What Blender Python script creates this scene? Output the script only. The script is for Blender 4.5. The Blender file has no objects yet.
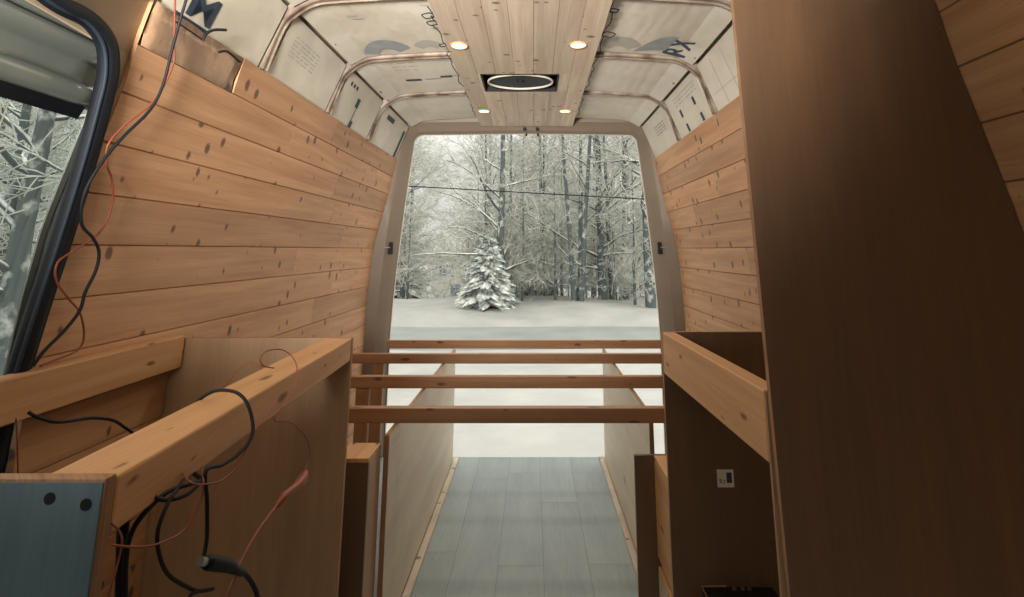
import bpy, math, random
from mathutils import Vector, Matrix
import numpy as np

random.seed(7)
scene = bpy.context.scene
COL = scene.collection
XC = -0.05                      # centre line of the van body
FLOOR = -1.24                   # the camera is the origin; the van floor lies 1.24 m below it
YEND = 3.60                     # rear end of the lining

# ------------------------------------------------------------------ helpers
def link(o, parent=None):
    COL.objects.link(o)
    if parent: o.parent = parent
    return o

def tag(o, label=None, cat=None, group=None, kind=None):
    if label: o['label'] = label
    if cat: o['category'] = cat
    if group: o['group'] = group
    if kind: o['kind'] = kind
    return o

def empty(name, loc=(0, 0, 0)):
    o = bpy.data.objects.new(name, None)
    o.location = loc
    o.empty_display_size = 0.05
    return link(o)

class MB:
    def __init__(s):
        s.v = []; s.f = []; s.uv = []; s.m = []; s.t = []
    def face(s, pts, uvs=None, m=0, tint=0.5):
        b = len(s.v); s.v.extend([tuple(p) for p in pts])
        s.f.append(tuple(range(b, b + len(pts))))
        s.uv.append(uvs or [(p[0], p[1]) for p in pts]); s.m.append(m); s.t.append(tint)
    def box(s, lo, hi, grain=1, m=0, rnd=True, R=None):
        """box with UVs whose u runs along the grain axis; R optional matrix applied after"""
        x0, y0, z0 = lo; x1, y1, z1 = hi
        c = [(x0,y0,z0),(x1,y0,z0),(x1,y1,z0),(x0,y1,z0),(x0,y0,z1),(x1,y0,z1),(x1,y1,z1),(x0,y1,z1)]
        fs = [(0,3,2,1),(4,5,6,7),(0,1,5,4),(1,2,6,5),(2,3,7,6),(3,0,4,7)]
        ou, ov = (random.uniform(0, 50), random.uniform(0, 50)) if rnd else (0, 0)
        tint = random.random()
        oth = [a for a in range(3) if a != grain]
        b = len(s.v)
        for p in c:
            s.v.append(tuple(R @ Vector(p)) if R else p)
        for f in fs:
            s.f.append(tuple(b + i for i in f))
            s.uv.append([(c[i][grain] + ou, c[i][oth[0]] + c[i][oth[1]] + ov) for i in f])
            s.m.append(m); s.t.append(tint)
    def build(s, name, mats, parent=None, smooth=False, bevel=0.0, weld=False, solid=0.0):
        me = bpy.data.meshes.new(name)
        me.from_pydata(s.v, [], s.f)
        uvl = me.uv_layers.new(name='UVMap')
        k = 0
        buf = []
        for u in s.uv:
            for q in u: buf.extend(q)
        uvl.data.foreach_set('uv', buf)
        at = me.attributes.new('tint', 'FLOAT', 'FACE')
        at.data.foreach_set('value', s.t)
        if not isinstance(mats, (list, tuple)): mats = [mats]
        for m in mats: me.materials.append(m)
        me.polygons.foreach_set('material_index', s.m)
        if smooth: me.polygons.foreach_set('use_smooth', [True] * len(me.polygons))
        me.update()
        o = bpy.data.objects.new(name, me)
        if weld:
            w = o.modifiers.new('weld', 'WELD'); w.merge_threshold = 0.0002
        if solid:
            w = o.modifiers.new('solid', 'SOLIDIFY'); w.thickness = solid; w.offset = -1
        if bevel:
            b = o.modifiers.new('bevel', 'BEVEL'); b.width = bevel; b.segments = 2; b.limit_method = 'ANGLE'
        return link(o, parent)

def tube_into(mb, pts, rad, n=8, m=0, closed=False, caps=True):
    pts = [Vector(p) for p in pts]
    N = len(pts)
    rads = rad if isinstance(rad, (list, tuple)) else [rad] * N
    prev = None; base = len(mb.v)
    for i, p in enumerate(pts):
        a = pts[i - 1] if (i > 0 or closed) else p
        b = pts[(i + 1) % N] if (i < N - 1 or closed) else p
        t = (b - a).normalized() if (b - a).length > 1e-9 else Vector((0, 0, 1))
        if prev is None:
            u = t.orthogonal().normalized()
        else:
            u = (prev - t * prev.dot(t))
            u = u.normalized() if u.length > 1e-6 else t.orthogonal().normalized()
        prev = u; w = t.cross(u)
        for k in range(n):
            an = 2 * math.pi * k / n
            mb.v.append(tuple(p + (u * math.cos(an) + w * math.sin(an)) * rads[i]))
    R = N if closed else N - 1
    for i in range(R):
        for k in range(n):
            a = base + i * n + k; b = base + i * n + (k + 1) % n
            j = (i + 1) % N
            c = base + j * n + (k + 1) % n; d = base + j * n + k
            mb.f.append((a, b, c, d)); mb.uv.append([(i, k), (i, k + 1), (i + 1, k + 1), (i + 1, k)]); mb.m.append(m); mb.t.append(.5)
    if caps and not closed:
        mb.f.append(tuple(base + k for k in range(n))[::-1]); mb.uv.append([(0, 0)] * n); mb.m.append(m); mb.t.append(.5)
        mb.f.append(tuple(base + (N - 1) * n + k for k in range(n))); mb.uv.append([(0, 0)] * n); mb.m.append(m); mb.t.append(.5)

def spline(pts, sub=6, closed=False):
    """Catmull-Rom through the points"""
    P = [Vector(p) for p in pts]; N = len(P); out = []
    R = N if closed else N - 1
    for i in range(R):
        p0 = P[(i - 1) % N] if (closed or i > 0) else P[0]
        p1 = P[i]; p2 = P[(i + 1) % N]
        p3 = P[(i + 2) % N] if (closed or i + 2 < N) else P[-1]
        for k in range(sub):
            t = k / sub
            out.append(0.5 * ((2 * p1) + (-p0 + p2) * t + (2 * p0 - 5 * p1 + 4 * p2 - p3) * t * t + (-p0 + 3 * p1 - 3 * p2 + p3) * t ** 3))
    if not closed: out.append(P[-1])
    return out

# ------------------------------------------------------------------ materials
def mat(name):
    m = bpy.data.materials.new(name); m.use_nodes = True
    nt = m.node_tree; b = nt.nodes['Principled BSDF']
    return m, nt, b
def N(nt, t, **kw):
    n = nt.nodes.new(t)
    for k, v in kw.items():
        if k.startswith('i_'):
            n.inputs[k[2:].replace('_', ' ')].default_value = v
        else: setattr(n, k, v)
    return n
def ramp(nt, stops, interp='LINEAR'):
    r = nt.nodes.new('ShaderNodeValToRGB'); r.color_ramp.interpolation = interp
    el = r.color_ramp.elements
    while len(el) > 1: el.remove(el[-1])
    el[0].position = stops[0][0]; el[0].color = stops[0][1]
    for p, c in stops[1:]:
        e = el.new(p); e.color = c
    return r
def rgb(r, g, b):     # display values to linear
    f = lambda c: ((c / 255) / 12.92 if c / 255 <= .04045 else ((c / 255 + .055) / 1.055) ** 2.4)
    return (f(r), f(g), f(b), 1)

def plain(name, col, rough=.5, metal=0, noise=0.0, nscale=8, bump=0.0, bscale=200, spec=.5):
    m, nt, b = mat(name)
    b.inputs['Base Color'].default_value = col
    b.inputs['Roughness'].default_value = rough
    b.inputs['Metallic'].default_value = metal
    b.inputs['Specular IOR Level'].default_value = spec
    tc = N(nt, 'ShaderNodeTexCoord')
    if noise:
        n = N(nt, 'ShaderNodeTexNoise'); n.inputs['Scale'].default_value = nscale; n.inputs['Detail'].default_value = 6
        nt.links.new(tc.outputs['Object'], n.inputs['Vector'])
        c2 = tuple(max(0, c * (1 - noise)) for c in col[:3]) + (1,)
        c3 = tuple(min(1, c * (1 + noise * .6)) for c in col[:3]) + (1,)
        r = ramp(nt, [(.3, c2), (.7, c3)])
        nt.links.new(n.outputs['Fac'], r.inputs[0]); nt.links.new(r.outputs[0], b.inputs['Base Color'])
    if bump:
        n = N(nt, 'ShaderNodeTexNoise'); n.inputs['Scale'].default_value = bscale; n.inputs['Detail'].default_value = 4
        nt.links.new(tc.outputs['Object'], n.inputs['Vector'])
        bp = N(nt, 'ShaderNodeBump'); bp.inputs['Strength'].default_value = bump; bp.inputs['Distance'].default_value = .01
        nt.links.new(n.outputs['Fac'], bp.inputs['Height']); nt.links.new(bp.outputs[0], b.inputs['Normal'])
    return m

def wood(name, light, dark, knot, kfac=.5, kr=.09, ksc=(5, 9), tint=.25, rough=.55, gs=(1.6, 26), contrast=1.0, streak=0.5):
    """grain runs along u (metres); knots are small dark ovals"""
    m, nt, b = mat(name); L = nt.links.new
    uv = N(nt, 'ShaderNodeUVMap', uv_map='UVMap')
    def mapped(sx, sy):
        mp = N(nt, 'ShaderNodeMapping'); mp.inputs['Scale'].default_value = (sx, sy, 1); L(uv.outputs[0], mp.inputs['Vector']); return mp
    # warp around
    wn = N(nt, 'ShaderNodeTexNoise'); wn.inputs['Scale'].default_value = 1; wn.inputs['Detail'].default_value = 3
    L(mapped(2.2, 9).outputs[0], wn.inputs['Vector'])
    g = N(nt, 'ShaderNodeTexNoise'); g.inputs['Scale'].default_value = 1; g.inputs['Detail'].default_value = 5; g.inputs['Distortion'].default_value = .6
    L(mapped(*gs).outputs[0], g.inputs['Vector'])
    f = N(nt, 'ShaderNodeTexNoise'); f.inputs['Scale'].default_value = 1; f.inputs['Detail'].default_value = 4
    L(mapped(gs[0] * 5, gs[1] * 9).outputs[0], f.inputs['Vector'])
    mx = N(nt, 'ShaderNodeMix', data_type='FLOAT'); mx.inputs[0].default_value = .35
    L(g.outputs['Fac'], mx.inputs[2]); L(f.outputs['Fac'], mx.inputs[3])
    mx2 = N(nt, 'ShaderNodeMix', data_type='FLOAT'); mx2.inputs[0].default_value = .3 * streak
    L(mx.outputs[0], mx2.inputs[2]); L(wn.outputs['Fac'], mx2.inputs[3])
    h = .16 / contrast
    r = ramp(nt, [(.5 - h, dark), (.5 + h, light)])
    L(mx2.outputs[0], r.inputs[0])
    # plank tint
    at = N(nt, 'ShaderNodeAttribute', attribute_name='tint')
    hs = N(nt, 'ShaderNodeHueSaturation')
    mr = N(nt, 'ShaderNodeMapRange'); mr.inputs['To Min'].default_value = 1 - tint; mr.inputs['To Max'].default_value = 1 + tint * .6
    L(at.outputs['Fac'], mr.inputs['Value']); L(mr.outputs[0], hs.inputs['Value']); L(r.outputs[0], hs.inputs['Color'])
    col = hs.outputs[0]
    if kfac > 0:
        kn = N(nt, 'ShaderNodeTexNoise'); kn.inputs['Scale'].default_value = 1; kn.inputs['Detail'].default_value = 2
        L(mapped(30, 30).outputs[0], kn.inputs['Vector'])
        ad = N(nt, 'ShaderNodeVectorMath', operation='MULTIPLY_ADD'); ad.inputs[1].default_value = (.16, .16, 0)
        L(kn.outputs['Color'], ad.inputs[0]); L(mapped(*ksc).outputs[0], ad.inputs[2])
        vo = N(nt, 'ShaderNodeTexVoronoi', voronoi_dimensions='2D'); vo.inputs['Scale'].default_value = 1
        L(ad.outputs[0], vo.inputs['Vector'])
        sp = N(nt, 'ShaderNodeSeparateColor'); L(vo.outputs['Color'], sp.inputs[0])
        # per-knot radius
        rad = N(nt, 'ShaderNodeMapRange'); rad.inputs['From Min'].default_value = 1 - kfac; rad.inputs['From Max'].default_value = 1
        rad.inputs['To Min'].default_value = 0.0; rad.inputs['To Max'].default_value = kr * 1.6
        L(sp.outputs[0], rad.inputs['Value'])
        dv = N(nt, 'ShaderNodeMath', operation='SUBTRACT'); L(rad.outputs[0], dv.inputs[0]); L(vo.outputs['Distance'], dv.inputs[1])
        cl = N(nt, 'ShaderNodeMapRange'); cl.inputs['From Min'].default_value = -.05; cl.inputs['From Max'].default_value = .035
        L(dv.outputs[0], cl.inputs['Value'])
        gate = N(nt, 'ShaderNodeMath', operation='GREATER_THAN'); gate.inputs[1].default_value = 1 - kfac
        L(sp.outputs[0], gate.inputs[0])
        ml = N(nt, 'ShaderNodeMath', operation='MULTIPLY'); L(cl.outputs[0], ml.inputs[0]); L(gate.outputs[0], ml.inputs[1])
        ml2 = N(nt, 'ShaderNodeMath', operation='MULTIPLY'); L(ml.outputs[0], ml2.inputs[0]); ml2.inputs[1].default_value = .88
        mk = N(nt, 'ShaderNodeMix', data_type='RGBA'); L(ml2.outputs[0], mk.inputs[0]); L(col, mk.inputs[6]); mk.inputs[7].default_value = knot
        col = mk.outputs[2]
    L(col, b.inputs['Base Color'])
    b.inputs['Roughness'].default_value = rough
    bp = N(nt, 'ShaderNodeBump'); bp.inputs['Strength'].default_value = .12; bp.inputs['Distance'].default_value = .004
    L(mx.outputs[0], bp.inputs['Height']); L(bp.outputs[0], b.inputs['Normal'])
    return m

M = {}
M['cedar'] = wood('cedar_cladding', rgb(200, 158, 119), rgb(166, 122, 85), rgb(84, 58, 44), kfac=.34, kr=.12, ksc=(15, 10), tint=.16, gs=(1.3, 30))
M['cedar_pale'] = wood('pale_cedar', rgb(208, 194, 174), rgb(176, 156, 134), rgb(96, 76, 62), kfac=.3, kr=.11, ksc=(16, 11), tint=.16, gs=(1.0, 26), contrast=1.2)  # cedar with the ceiling panel's whitish ambient light put into its colour
M['lumber'] = wood('construction_lumber', rgb(208, 164, 116), rgb(180, 134, 90), rgb(104, 66, 44), kfac=.35, kr=.11, ksc=(7, 22), tint=.12, gs=(1.2, 30))
M['lumber_red'] = wood('reddish_lumber', rgb(172, 130, 94), rgb(140, 102, 70), rgb(88, 54, 38), kfac=.35, kr=.11, ksc=(7, 22), tint=.12, gs=(1.2, 30))
M['ply'] = wood('birch_plywood', rgb(184, 154, 122), rgb(158, 130, 100), rgb(60, 36, 24), kfac=.05, kr=.05, ksc=(3, 4), tint=.08, gs=(1.6, 14), contrast=.8, rough=.45)
M['ply_shaded'] = wood('shaded_plywood', rgb(112, 88, 66), rgb(90, 70, 52), rgb(50, 28, 18), kfac=.05, kr=.05, ksc=(3, 4), tint=.06, gs=(1.6, 14), contrast=.8, rough=.45)  # plywood with shade put into its colour, for poorly lit cross faces
M['ply_pale'] = wood('pale_plywood', rgb(214, 204, 182), rgb(188, 174, 150), rgb(120, 90, 64), kfac=.04, kr=.05, ksc=(3, 4), tint=.05, gs=(1.5, 10), contrast=.9, rough=.5)
M['ply_edge'] = wood('plywood_edge', rgb(176, 136, 98), rgb(120, 84, 56), rgb(60, 36, 24), kfac=0, gs=(2, 120), tint=0)
M['ply_blue'] = wood('blue_grey_stained_plywood', rgb(104, 124, 132), rgb(80, 98, 106), rgb(30, 34, 38), kfac=0, gs=(2, 16), contrast=.8, tint=0)
M['ply_big'] = wood('oiled_plywood', rgb(128, 96, 70), rgb(102, 80, 61), rgb(52, 32, 24), kfac=.06, kr=.05, ksc=(2, 5), tint=0, gs=(1.1, 12), contrast=.8, rough=.42)
M['floor'] = wood('grey_vinyl_plank', rgb(150, 160, 158), rgb(124, 136, 138), rgb(60, 70, 76), kfac=0, gs=(1.6, 10), tint=.08, contrast=.8, rough=.5)
M['dark'] = plain('dark_gap', rgb(30, 26, 24), .9)
M['rubber'] = plain('black_rubber', rgb(16, 20, 26), .6, spec=.25)
M['black'] = plain('black_plastic', rgb(18, 19, 22), .6, spec=.3)
M['cable_black'] = plain('black_cable', rgb(20, 24, 30), .6, spec=.3)
M['cable_orange'] = plain('orange_cable', rgb(140, 72, 48), .45)
M['cable_red'] = plain('red_brown_cable', rgb(132, 66, 46), .5)
M['steel'] = plain('bright_steel', rgb(190, 190, 188), .3, metal=1)
M['paint'] = plain('beige_body_paint', rgb(156, 140, 120), .42, noise=.18, nscale=5)
M['frame_paint'] = plain('taupe_body_paint', rgb(118, 106, 92), .5, noise=.08, nscale=4)
M['door_paint'] = plain('grey_green_door_paint', rgb(128, 136, 130), .28, metal=.35, noise=.1, nscale=4)
M['seal'] = plain('pale_seal', rgb(206, 200, 184), .5)
M['tape'] = plain('tan_sheathing_tape', rgb(158, 130, 104), .3, noise=.25, nscale=14, bump=.3, bscale=30)
M['print_blue'] = plain('blue_black_print', rgb(44, 62, 80), .6, noise=.3, nscale=30)
M['print_grey'] = plain('grey_print', rgb(146, 154, 156), .6, noise=.15, nscale=20)
M['print_faint'] = plain('faint_print', rgb(172, 172, 164), .6)
M['white'] = plain('white_paper', rgb(214, 206, 196), .6)
M['asphalt'] = plain('slushy_road', rgb(146, 150, 145), .6, noise=.16, nscale=1.2, bump=.4, bscale=8)
M['siding'] = plain('cream_siding', rgb(204, 202, 194), .7)
M['shutter'] = plain('slate_shutter', rgb(120, 134, 146), .6)
M['glass_dark'] = plain('dark_window_pane', rgb(112, 130, 150), .15)

def m_foil():
    m, nt, b = mat('white_foil_foam_board'); L = nt.links.new
    tc = N(nt, 'ShaderNodeTexCoord')
    n = N(nt, 'ShaderNodeTexNoise'); n.inputs['Scale'].default_value = 3; n.inputs['Detail'].default_value = 5
    L(tc.outputs['Object'], n.inputs['Vector'])
    r = ramp(nt, [(.3, rgb(190, 184, 168)), (.7, rgb(222, 218, 204))]); L(n.outputs['Fac'], r.inputs[0])
    # ragged brown stains and dents
    v = N(nt, 'ShaderNodeTexNoise'); v.inputs['Scale'].default_value = 9; v.inputs['Detail'].default_value = 6; v.inputs['Roughness'].default_value = .65
    L(tc.outputs['Object'], v.inputs['Vector'])
    r2 = ramp(nt, [(.68, (0, 0, 0, 1)), (.76, (1, 1, 1, 1))]); L(v.outputs['Fac'], r2.inputs[0])
    mk = N(nt, 'ShaderNodeMix', data_type='RGBA'); L(r2.outputs[0], mk.inputs[0]); L(r.outputs[0], mk.inputs[6]); mk.inputs[7].default_value = rgb(168, 146, 120)
    L(mk.outputs[2], b.inputs['Base Color'])
    b.inputs['Roughness'].default_value = .42; b.inputs['Metallic'].default_value = .0
    w = N(nt, 'ShaderNodeTexWave'); w.inputs['Scale'].default_value = 6; w.inputs['Distortion'].default_value = 6; w.inputs['Detail'].default_value = 3
    L(tc.outputs['Object'], w.inputs['Vector'])
    bp = N(nt, 'ShaderNodeBump'); bp.inputs['Strength'].default_value = .10; bp.inputs['Distance'].default_value = .01
    L(w.outputs['Fac'], bp.inputs['Height']); L(bp.outputs[0], b.inputs['Normal'])
    return m
M['foil'] = m_foil()

def m_rib():
    m, nt, b = mat('stained_rib_metal'); L = nt.links.new
    tc = N(nt, 'ShaderNodeTexCoord')
    n = N(nt, 'ShaderNodeTexNoise'); n.inputs['Scale'].default_value = 14; n.inputs['Detail'].default_value = 6
    L(tc.outputs['Object'], n.inputs['Vector'])
    r = ramp(nt, [(.36, rgb(84, 66, 54)), (.5, rgb(124, 110, 96)), (.68, rgb(148, 136, 122))]); L(n.outputs['Fac'], r.inputs[0])
    L(r.outputs[0], b.inputs['Base Color']); b.inputs['Roughness'].default_value = .5
    return m
M['rib'] = m_rib()

def m_bark(name, bark, snow, lo, hi):
    """snow lies on whatever faces up; bark shows below"""
    m, nt, b = mat(name); L = nt.links.new
    g = N(nt, 'ShaderNodeNewGeometry'); s = N(nt, 'ShaderNodeSeparateXYZ'); L(g.outputs['Normal'], s.inputs[0])
    n = N(nt, 'ShaderNodeTexNoise'); n.inputs['Scale'].default_value = 5; n.inputs['Detail'].default_value = 5
    tc = N(nt, 'ShaderNodeTexCoord'); L(tc.outputs['Object'], n.inputs['Vector'])
    a = N(nt, 'ShaderNodeMath', operation='MULTIPLY_ADD'); L(n.outputs['Fac'], a.inputs[0]); a.inputs[1].default_value = 1.6; L(s.outputs[2], a.inputs[2])
    mr = N(nt, 'ShaderNodeMapRange'); mr.inputs['From Min'].default_value = lo; mr.inputs['From Max'].default_value = hi; L(a.outputs[0], mr.inputs['Value'])
    mk = N(nt, 'ShaderNodeMix', data_type='RGBA'); L(mr.outputs[0], mk.inputs[0]); mk.inputs[6].default_value = bark; mk.inputs[7].default_value = snow
    L(mk.outputs[2], b.inputs['Base Color']); b.inputs['Roughness'].default_value = .8; b.inputs['Specular IOR Level'].default_value = .2
    return m
SN = rgb(244, 243, 236)
def m_twig():
    m = bpy.data.materials.new('snow_laden_twig'); m.use_nodes = True; nt = m.node_tree; nt.nodes.clear(); L = nt.links.new
    o = N(nt, 'ShaderNodeOutputMaterial'); d = N(nt, 'ShaderNodeBsdfDiffuse'); t = N(nt, 'ShaderNodeBsdfTranslucent'); mx = N(nt, 'ShaderNodeMixShader')
    n = N(nt, 'ShaderNodeTexNoise'); n.inputs['Scale'].default_value = 4; tc = N(nt, 'ShaderNodeTexCoord'); L(tc.outputs['Object'], n.inputs['Vector'])
    r = ramp(nt, [(.35, rgb(206, 210, 204)), (.6, SN)]); L(n.outputs['Fac'], r.inputs[0]); L(r.outputs[0], d.inputs[0]); L(r.outputs[0], t.inputs[0])
    mx.inputs[0].default_value = .45; L(d.outputs[0], mx.inputs[1]); L(t.outputs[0], mx.inputs[2]); L(mx.outputs[0], o.inputs[0]); return m
M['trunk'] = m_bark('snow_dusted_bark', rgb(96, 104, 102), SN, .85, 1.25)
M['twig'] = m_twig()
M['needle'] = m_bark('snow_laden_needles', rgb(128, 142, 138), SN, 1.2, 1.6)

def m_snow():
    m, nt, b = mat('fresh_snow'); L = nt.links.new
    tc = N(nt, 'ShaderNodeTexCoord')
    n = N(nt, 'ShaderNodeTexNoise'); n.inputs['Scale'].default_value = 1.3; n.inputs['Detail'].default_value = 8
    L(tc.outputs['Object'], n.inputs['Vector'])
    r = ramp(nt, [(.3, rgb(160, 160, 155)), (.7, rgb(180, 178, 172))]); L(n.outputs['Fac'], r.inputs[0])
    L(r.outputs[0], b.inputs['Base Color']); b.inputs['Roughness'].default_value = .7
    bp = N(nt, 'ShaderNodeBump'); bp.inputs['Strength'].default_value = .5; bp.inputs['Distance'].default_value = .15
    L(n.outputs['Fac'], bp.inputs['Height']); L(bp.outputs[0], b.inputs['Normal'])
    return m
M['snow'] = m_snow()

def m_glass():
    m = bpy.data.materials.new('tinted_glass'); m.use_nodes = True; nt = m.node_tree; nt.nodes.clear()
    o = N(nt, 'ShaderNodeOutputMaterial'); t = N(nt, 'ShaderNodeBsdfTransparent'); t.inputs[0].default_value = (.80, .86, .86, 1)
    g = N(nt, 'ShaderNodeBsdfGlossy'); g.inputs['Roughness'].default_value = .02
    f = N(nt, 'ShaderNodeFresnel'); f.inputs[0].default_value = 1.3
    mx = N(nt, 'ShaderNodeMixShader'); nt.links.new(f.outputs[0], mx.inputs[0]); nt.links.new(t.outputs[0], mx.inputs[1]); nt.links.new(g.outputs[0], mx.inputs[2])
    nt.links.new(mx.outputs[0], o.inputs[0]); return m
M['glass'] = m_glass()
def m_lamp():
    m, nt, b = mat('lit_lamp_lens'); b.inputs['Emission Color'].default_value = (1, .78, .5, 1); b.inputs['Emission Strength'].default_value = 3.2
    b.inputs['Base Color'].default_value = (.9, .8, .6, 1); return m
M['lamp'] = m_lamp()

# ------------------------------------------------------------------ body profile
PROF = [(.83, .66), (.70, .81), (.59, .847), (.50, .868), (.37, .89), (.20, .93), (.05, .965), (-.10, .982), (-.30, .995), (-.50, 1.0), (FLOOR, 1.0)]
WALLZ = [(-2, 1.0)] + [(z, w) for z, w in PROF[::-1]]
def half(z):
    for (a, wa), (b, wb) in zip(WALLZ[:-1], WALLZ[1:]):
        if a <= z <= b: return wa + (wb - wa) * (z - a) / (b - a)
    return WALLZ[-1][1] if z > 0 else 1.0
ROOF = [(0, .866), (.36, .855), (.62, .84), (.70, .828), (.76, .79), (.80, .74), (.847, .59)]
def roofz(x):
    x = abs(x)
    for (a, za), (b, zb) in zip(ROOF[:-1], ROOF[1:]):
        if a <= x <= b: return za + (zb - za) * (x - a) / (b - a)
    return .59
# arc along the wall from the top edge of the lining down
ZS = [.588 - i * .01 for i in range(int((.588 - FLOOR) / .01) + 1)] + [FLOOR]
ARC = [0]
for i in range(1, len(ZS)):
    ARC.append(ARC[-1] + math.hypot(ZS[i] - ZS[i - 1], half(ZS[i]) - half(ZS[i - 1])))
def wall_at(s, side, out=0.0):
    s = min(max(s, 0), ARC[-1])
    z = float(np.interp(s, ARC, ZS)); w = half(z) + out
    return (XC + side * w, z)

# ------------------------------------------------------------------ lining of planks on the side walls
def cladding(side, y0, y1, name, skip_top=None, row_h=.118, seed=1):
    rnd = random.Random(seed); mb = MB()
    s = 0; row = 0
    while s < ARC[-1] - .01:
        s1 = min(s + row_h, ARC[-1])
        a = skip_top if (row == 0 and skip_top) else y0
        if row == 0 and skip_top: pass
        cuts = [a]
        y = a + rnd.uniform(.5, 1.9)
        while y < y1 - .35:
            cuts.append(y); y += rnd.uniform(.9, 2.0)
        cuts.append(y1)
        for c0, c1 in zip(cuts[:-1], cuts[1:]):
            tint = rnd.random(); ou, ov = rnd.uniform(0, 60), rnd.uniform(0, 60)
            def P(y, s, out):
                x, z = wall_at(s, side, out); return (x, y, z)
            g = .0022; d = .006
            sv = [(s, d), (s + g, 0), ((s + s1) / 2, 0), (s1 - g, 0), (s1, d)]
            yv = [(c0, d), (c0 + .0012, 0), (c1 - .0012, 0), (c1, d)]
            for (sa, da), (sb, db) in zip(sv[:-1], sv[1:]):
                for (ya, ea), (yb, eb) in zip(yv[:-1], yv[1:]):
                    q = [P(ya, sa, max(da, ea)), P(yb, sa, max(da, eb)), P(yb, sb, max(db, eb)), P(ya, sb, max(db, ea))]
                    u = [(ya + ou, sa + ov), (yb + ou, sa + ov), (yb + ou, sb + ov), (ya + ou, sb + ov)]
                    if side > 0: q.reverse(); u.reverse()
                    mb.face(q, u, 0, tint)
        s = s1; row += 1
    # back and rims so the lining has thickness
    for (sa, sb) in zip(ARC[::12][:-1], ARC[::12][1:]):
        q = []
        for (y, s_) in ((y0, sa), (y1, sa), (y1, sb), (y0, sb)):
            x, z = wall_at(s_, side, .014); q.append((x, y, z))
        mb.face(q, [(0, 0)] * 4, 1)
        for ye in (y0, y1):
            q = []
            for s_, o_ in ((sa, .0), (sa, .014), (sb, .014), (sb, 0)):
                x, z = wall_at(s_, side, o_); q.append((x, ye, z))
            mb.face(q, [(p[2], p[0]) for p in q], 0, .3)
    o = mb.build(name, [M['cedar'], M['dark']])
    tag(o, kind='structure'); return o

cladding(-1, 1.215, YEND, 'wall_left', skip_top=1.63, seed=3)
cladding(1, -.30, YEND, 'wall_right', seed=11)

# outer body skin: sides and roof, one sheet each
def skin(name, pts, y0, y1, m, th=.012):
    mb = MB()
    for (a, b) in zip(pts[:-1], pts[1:]):
        mb.face([(a[0], y0, a[1]), (a[0], y1, a[1]), (b[0], y1, b[1]), (b[0], y0, b[1])])
        mb.face([(a[0]*1.0 + (a[0]-XC)*th, y0, a[1] + th*(a[1] > .5)), (b[0] + (b[0]-XC)*th, y0, b[1] + th*(b[1] > .5)), (b[0] + (b[0]-XC)*th, y1, b[1] + th*(b[1] > .5)), (a[0] + (a[0]-XC)*th, y1, a[1] + th*(a[1] > .5))])
    o = mb.build(name, m); tag(o, kind='structure'); return o
OUT = .035
def side_pts(side): return [(XC + side * (half(z) + OUT), z) for z in (.60, .50, .37, .20, .05, -.1, -.3, -.5, FLOOR - .03)]
skin('trim_1', side_pts(-1), 1.236, 3.70, M['paint'])
skin('trim_2', side_pts(1), -.32, 3.70, M['paint'])
rp = [(XC + s * (x + OUT * (x > .7)), z + OUT) for s, rng in ((-1, ROOF[::-1]), (1, ROOF[1:])) for x, z in rng]
skin('ceiling', rp, -.32, 3.70, M['paint'])

# floor: grey planks running towards the rear
def make_floor():
    mb = MB(); rnd = random.Random(5); w = .182; x = XC - 1.0; top = FLOOR
    while x < XC + .999:
        x1 = min(x + w, XC + 1.0)
        y = -.3; cuts = [y]; y += rnd.uniform(.3, 1.1)
        while y < 3.665 - .2: cuts.append(y); y += rnd.uniform(.8, 1.22)
        cuts.append(3.665)
        for a, b in zip(cuts[:-1], cuts[1:]):
            t = rnd.random(); ou, ov = rnd.uniform(0, 40), rnd.uniform(0, 40); g = .0008
            mb.face([(x + g, a + g, top), (x1 - g, a + g, top), (x1 - g, b - g, top), (x + g, b - g, top)],
                    [(a + ou, x + ov), (a + ou, x1 + ov), (b + ou, x1 + ov), (b + ou, x + ov)], 0, t)
        x = x1
    mb.box((XC - 1.0, -.3, FLOOR - .03), (XC + 1.0, 3.665, FLOOR - .0015), m=1)
    o = mb.build('floor', [M['floor'], plain('plank_joint', rgb(96, 106, 110), .7)]); tag(o, kind='structure')
make_floor()

# ------------------------------------------------------------------ roof ribs
def rib(y, name, w=.034):
    mb = MB(); pr = [(x, z) for x, z in ROOF]
    path = [(XC - x, z) for x, z in pr[::-1]] + [(XC + x, z) for x, z in pr[1:]]
    # dense resample
    P = spline([Vector((a, 0, b)) for a, b in path], 4)
    nor = []
    for i, p in enumerate(P):
        t = (P[min(i + 1, len(P) - 1)] - P[max(i - 1, 0)]).normalized(); nor.append(Vector((t.z, 0, -t.x)))
    sec = [(-w/2 - .004, -.03), (-w/2, -.004), (-w/2 + .004, .0), (w/2 - .014, .0), (w/2 - .009, .005), (w/2 - .002, .003), (w/2, -.03)]
    for i in range(len(P) - 1):
        for (ya, da), (yb, db) in zip(sec[:-1], sec[1:]):
            q = []
            for (yy, dd, k) in ((ya, da, i), (yb, db, i), (yb, db, i + 1), (ya, da, i + 1)):
                v = P[k] + nor[k] * dd; q.append((v.x, y + yy, v.z))
            mb.face(q)
    o = mb.build(name, M['rib'], smooth=False, weld=True); tag(o, kind='structure')
for i, y in enumerate((1.16, 1.76, 2.355, 2.96)): rib(y, 'trim_%d' % (3 + i))

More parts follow.
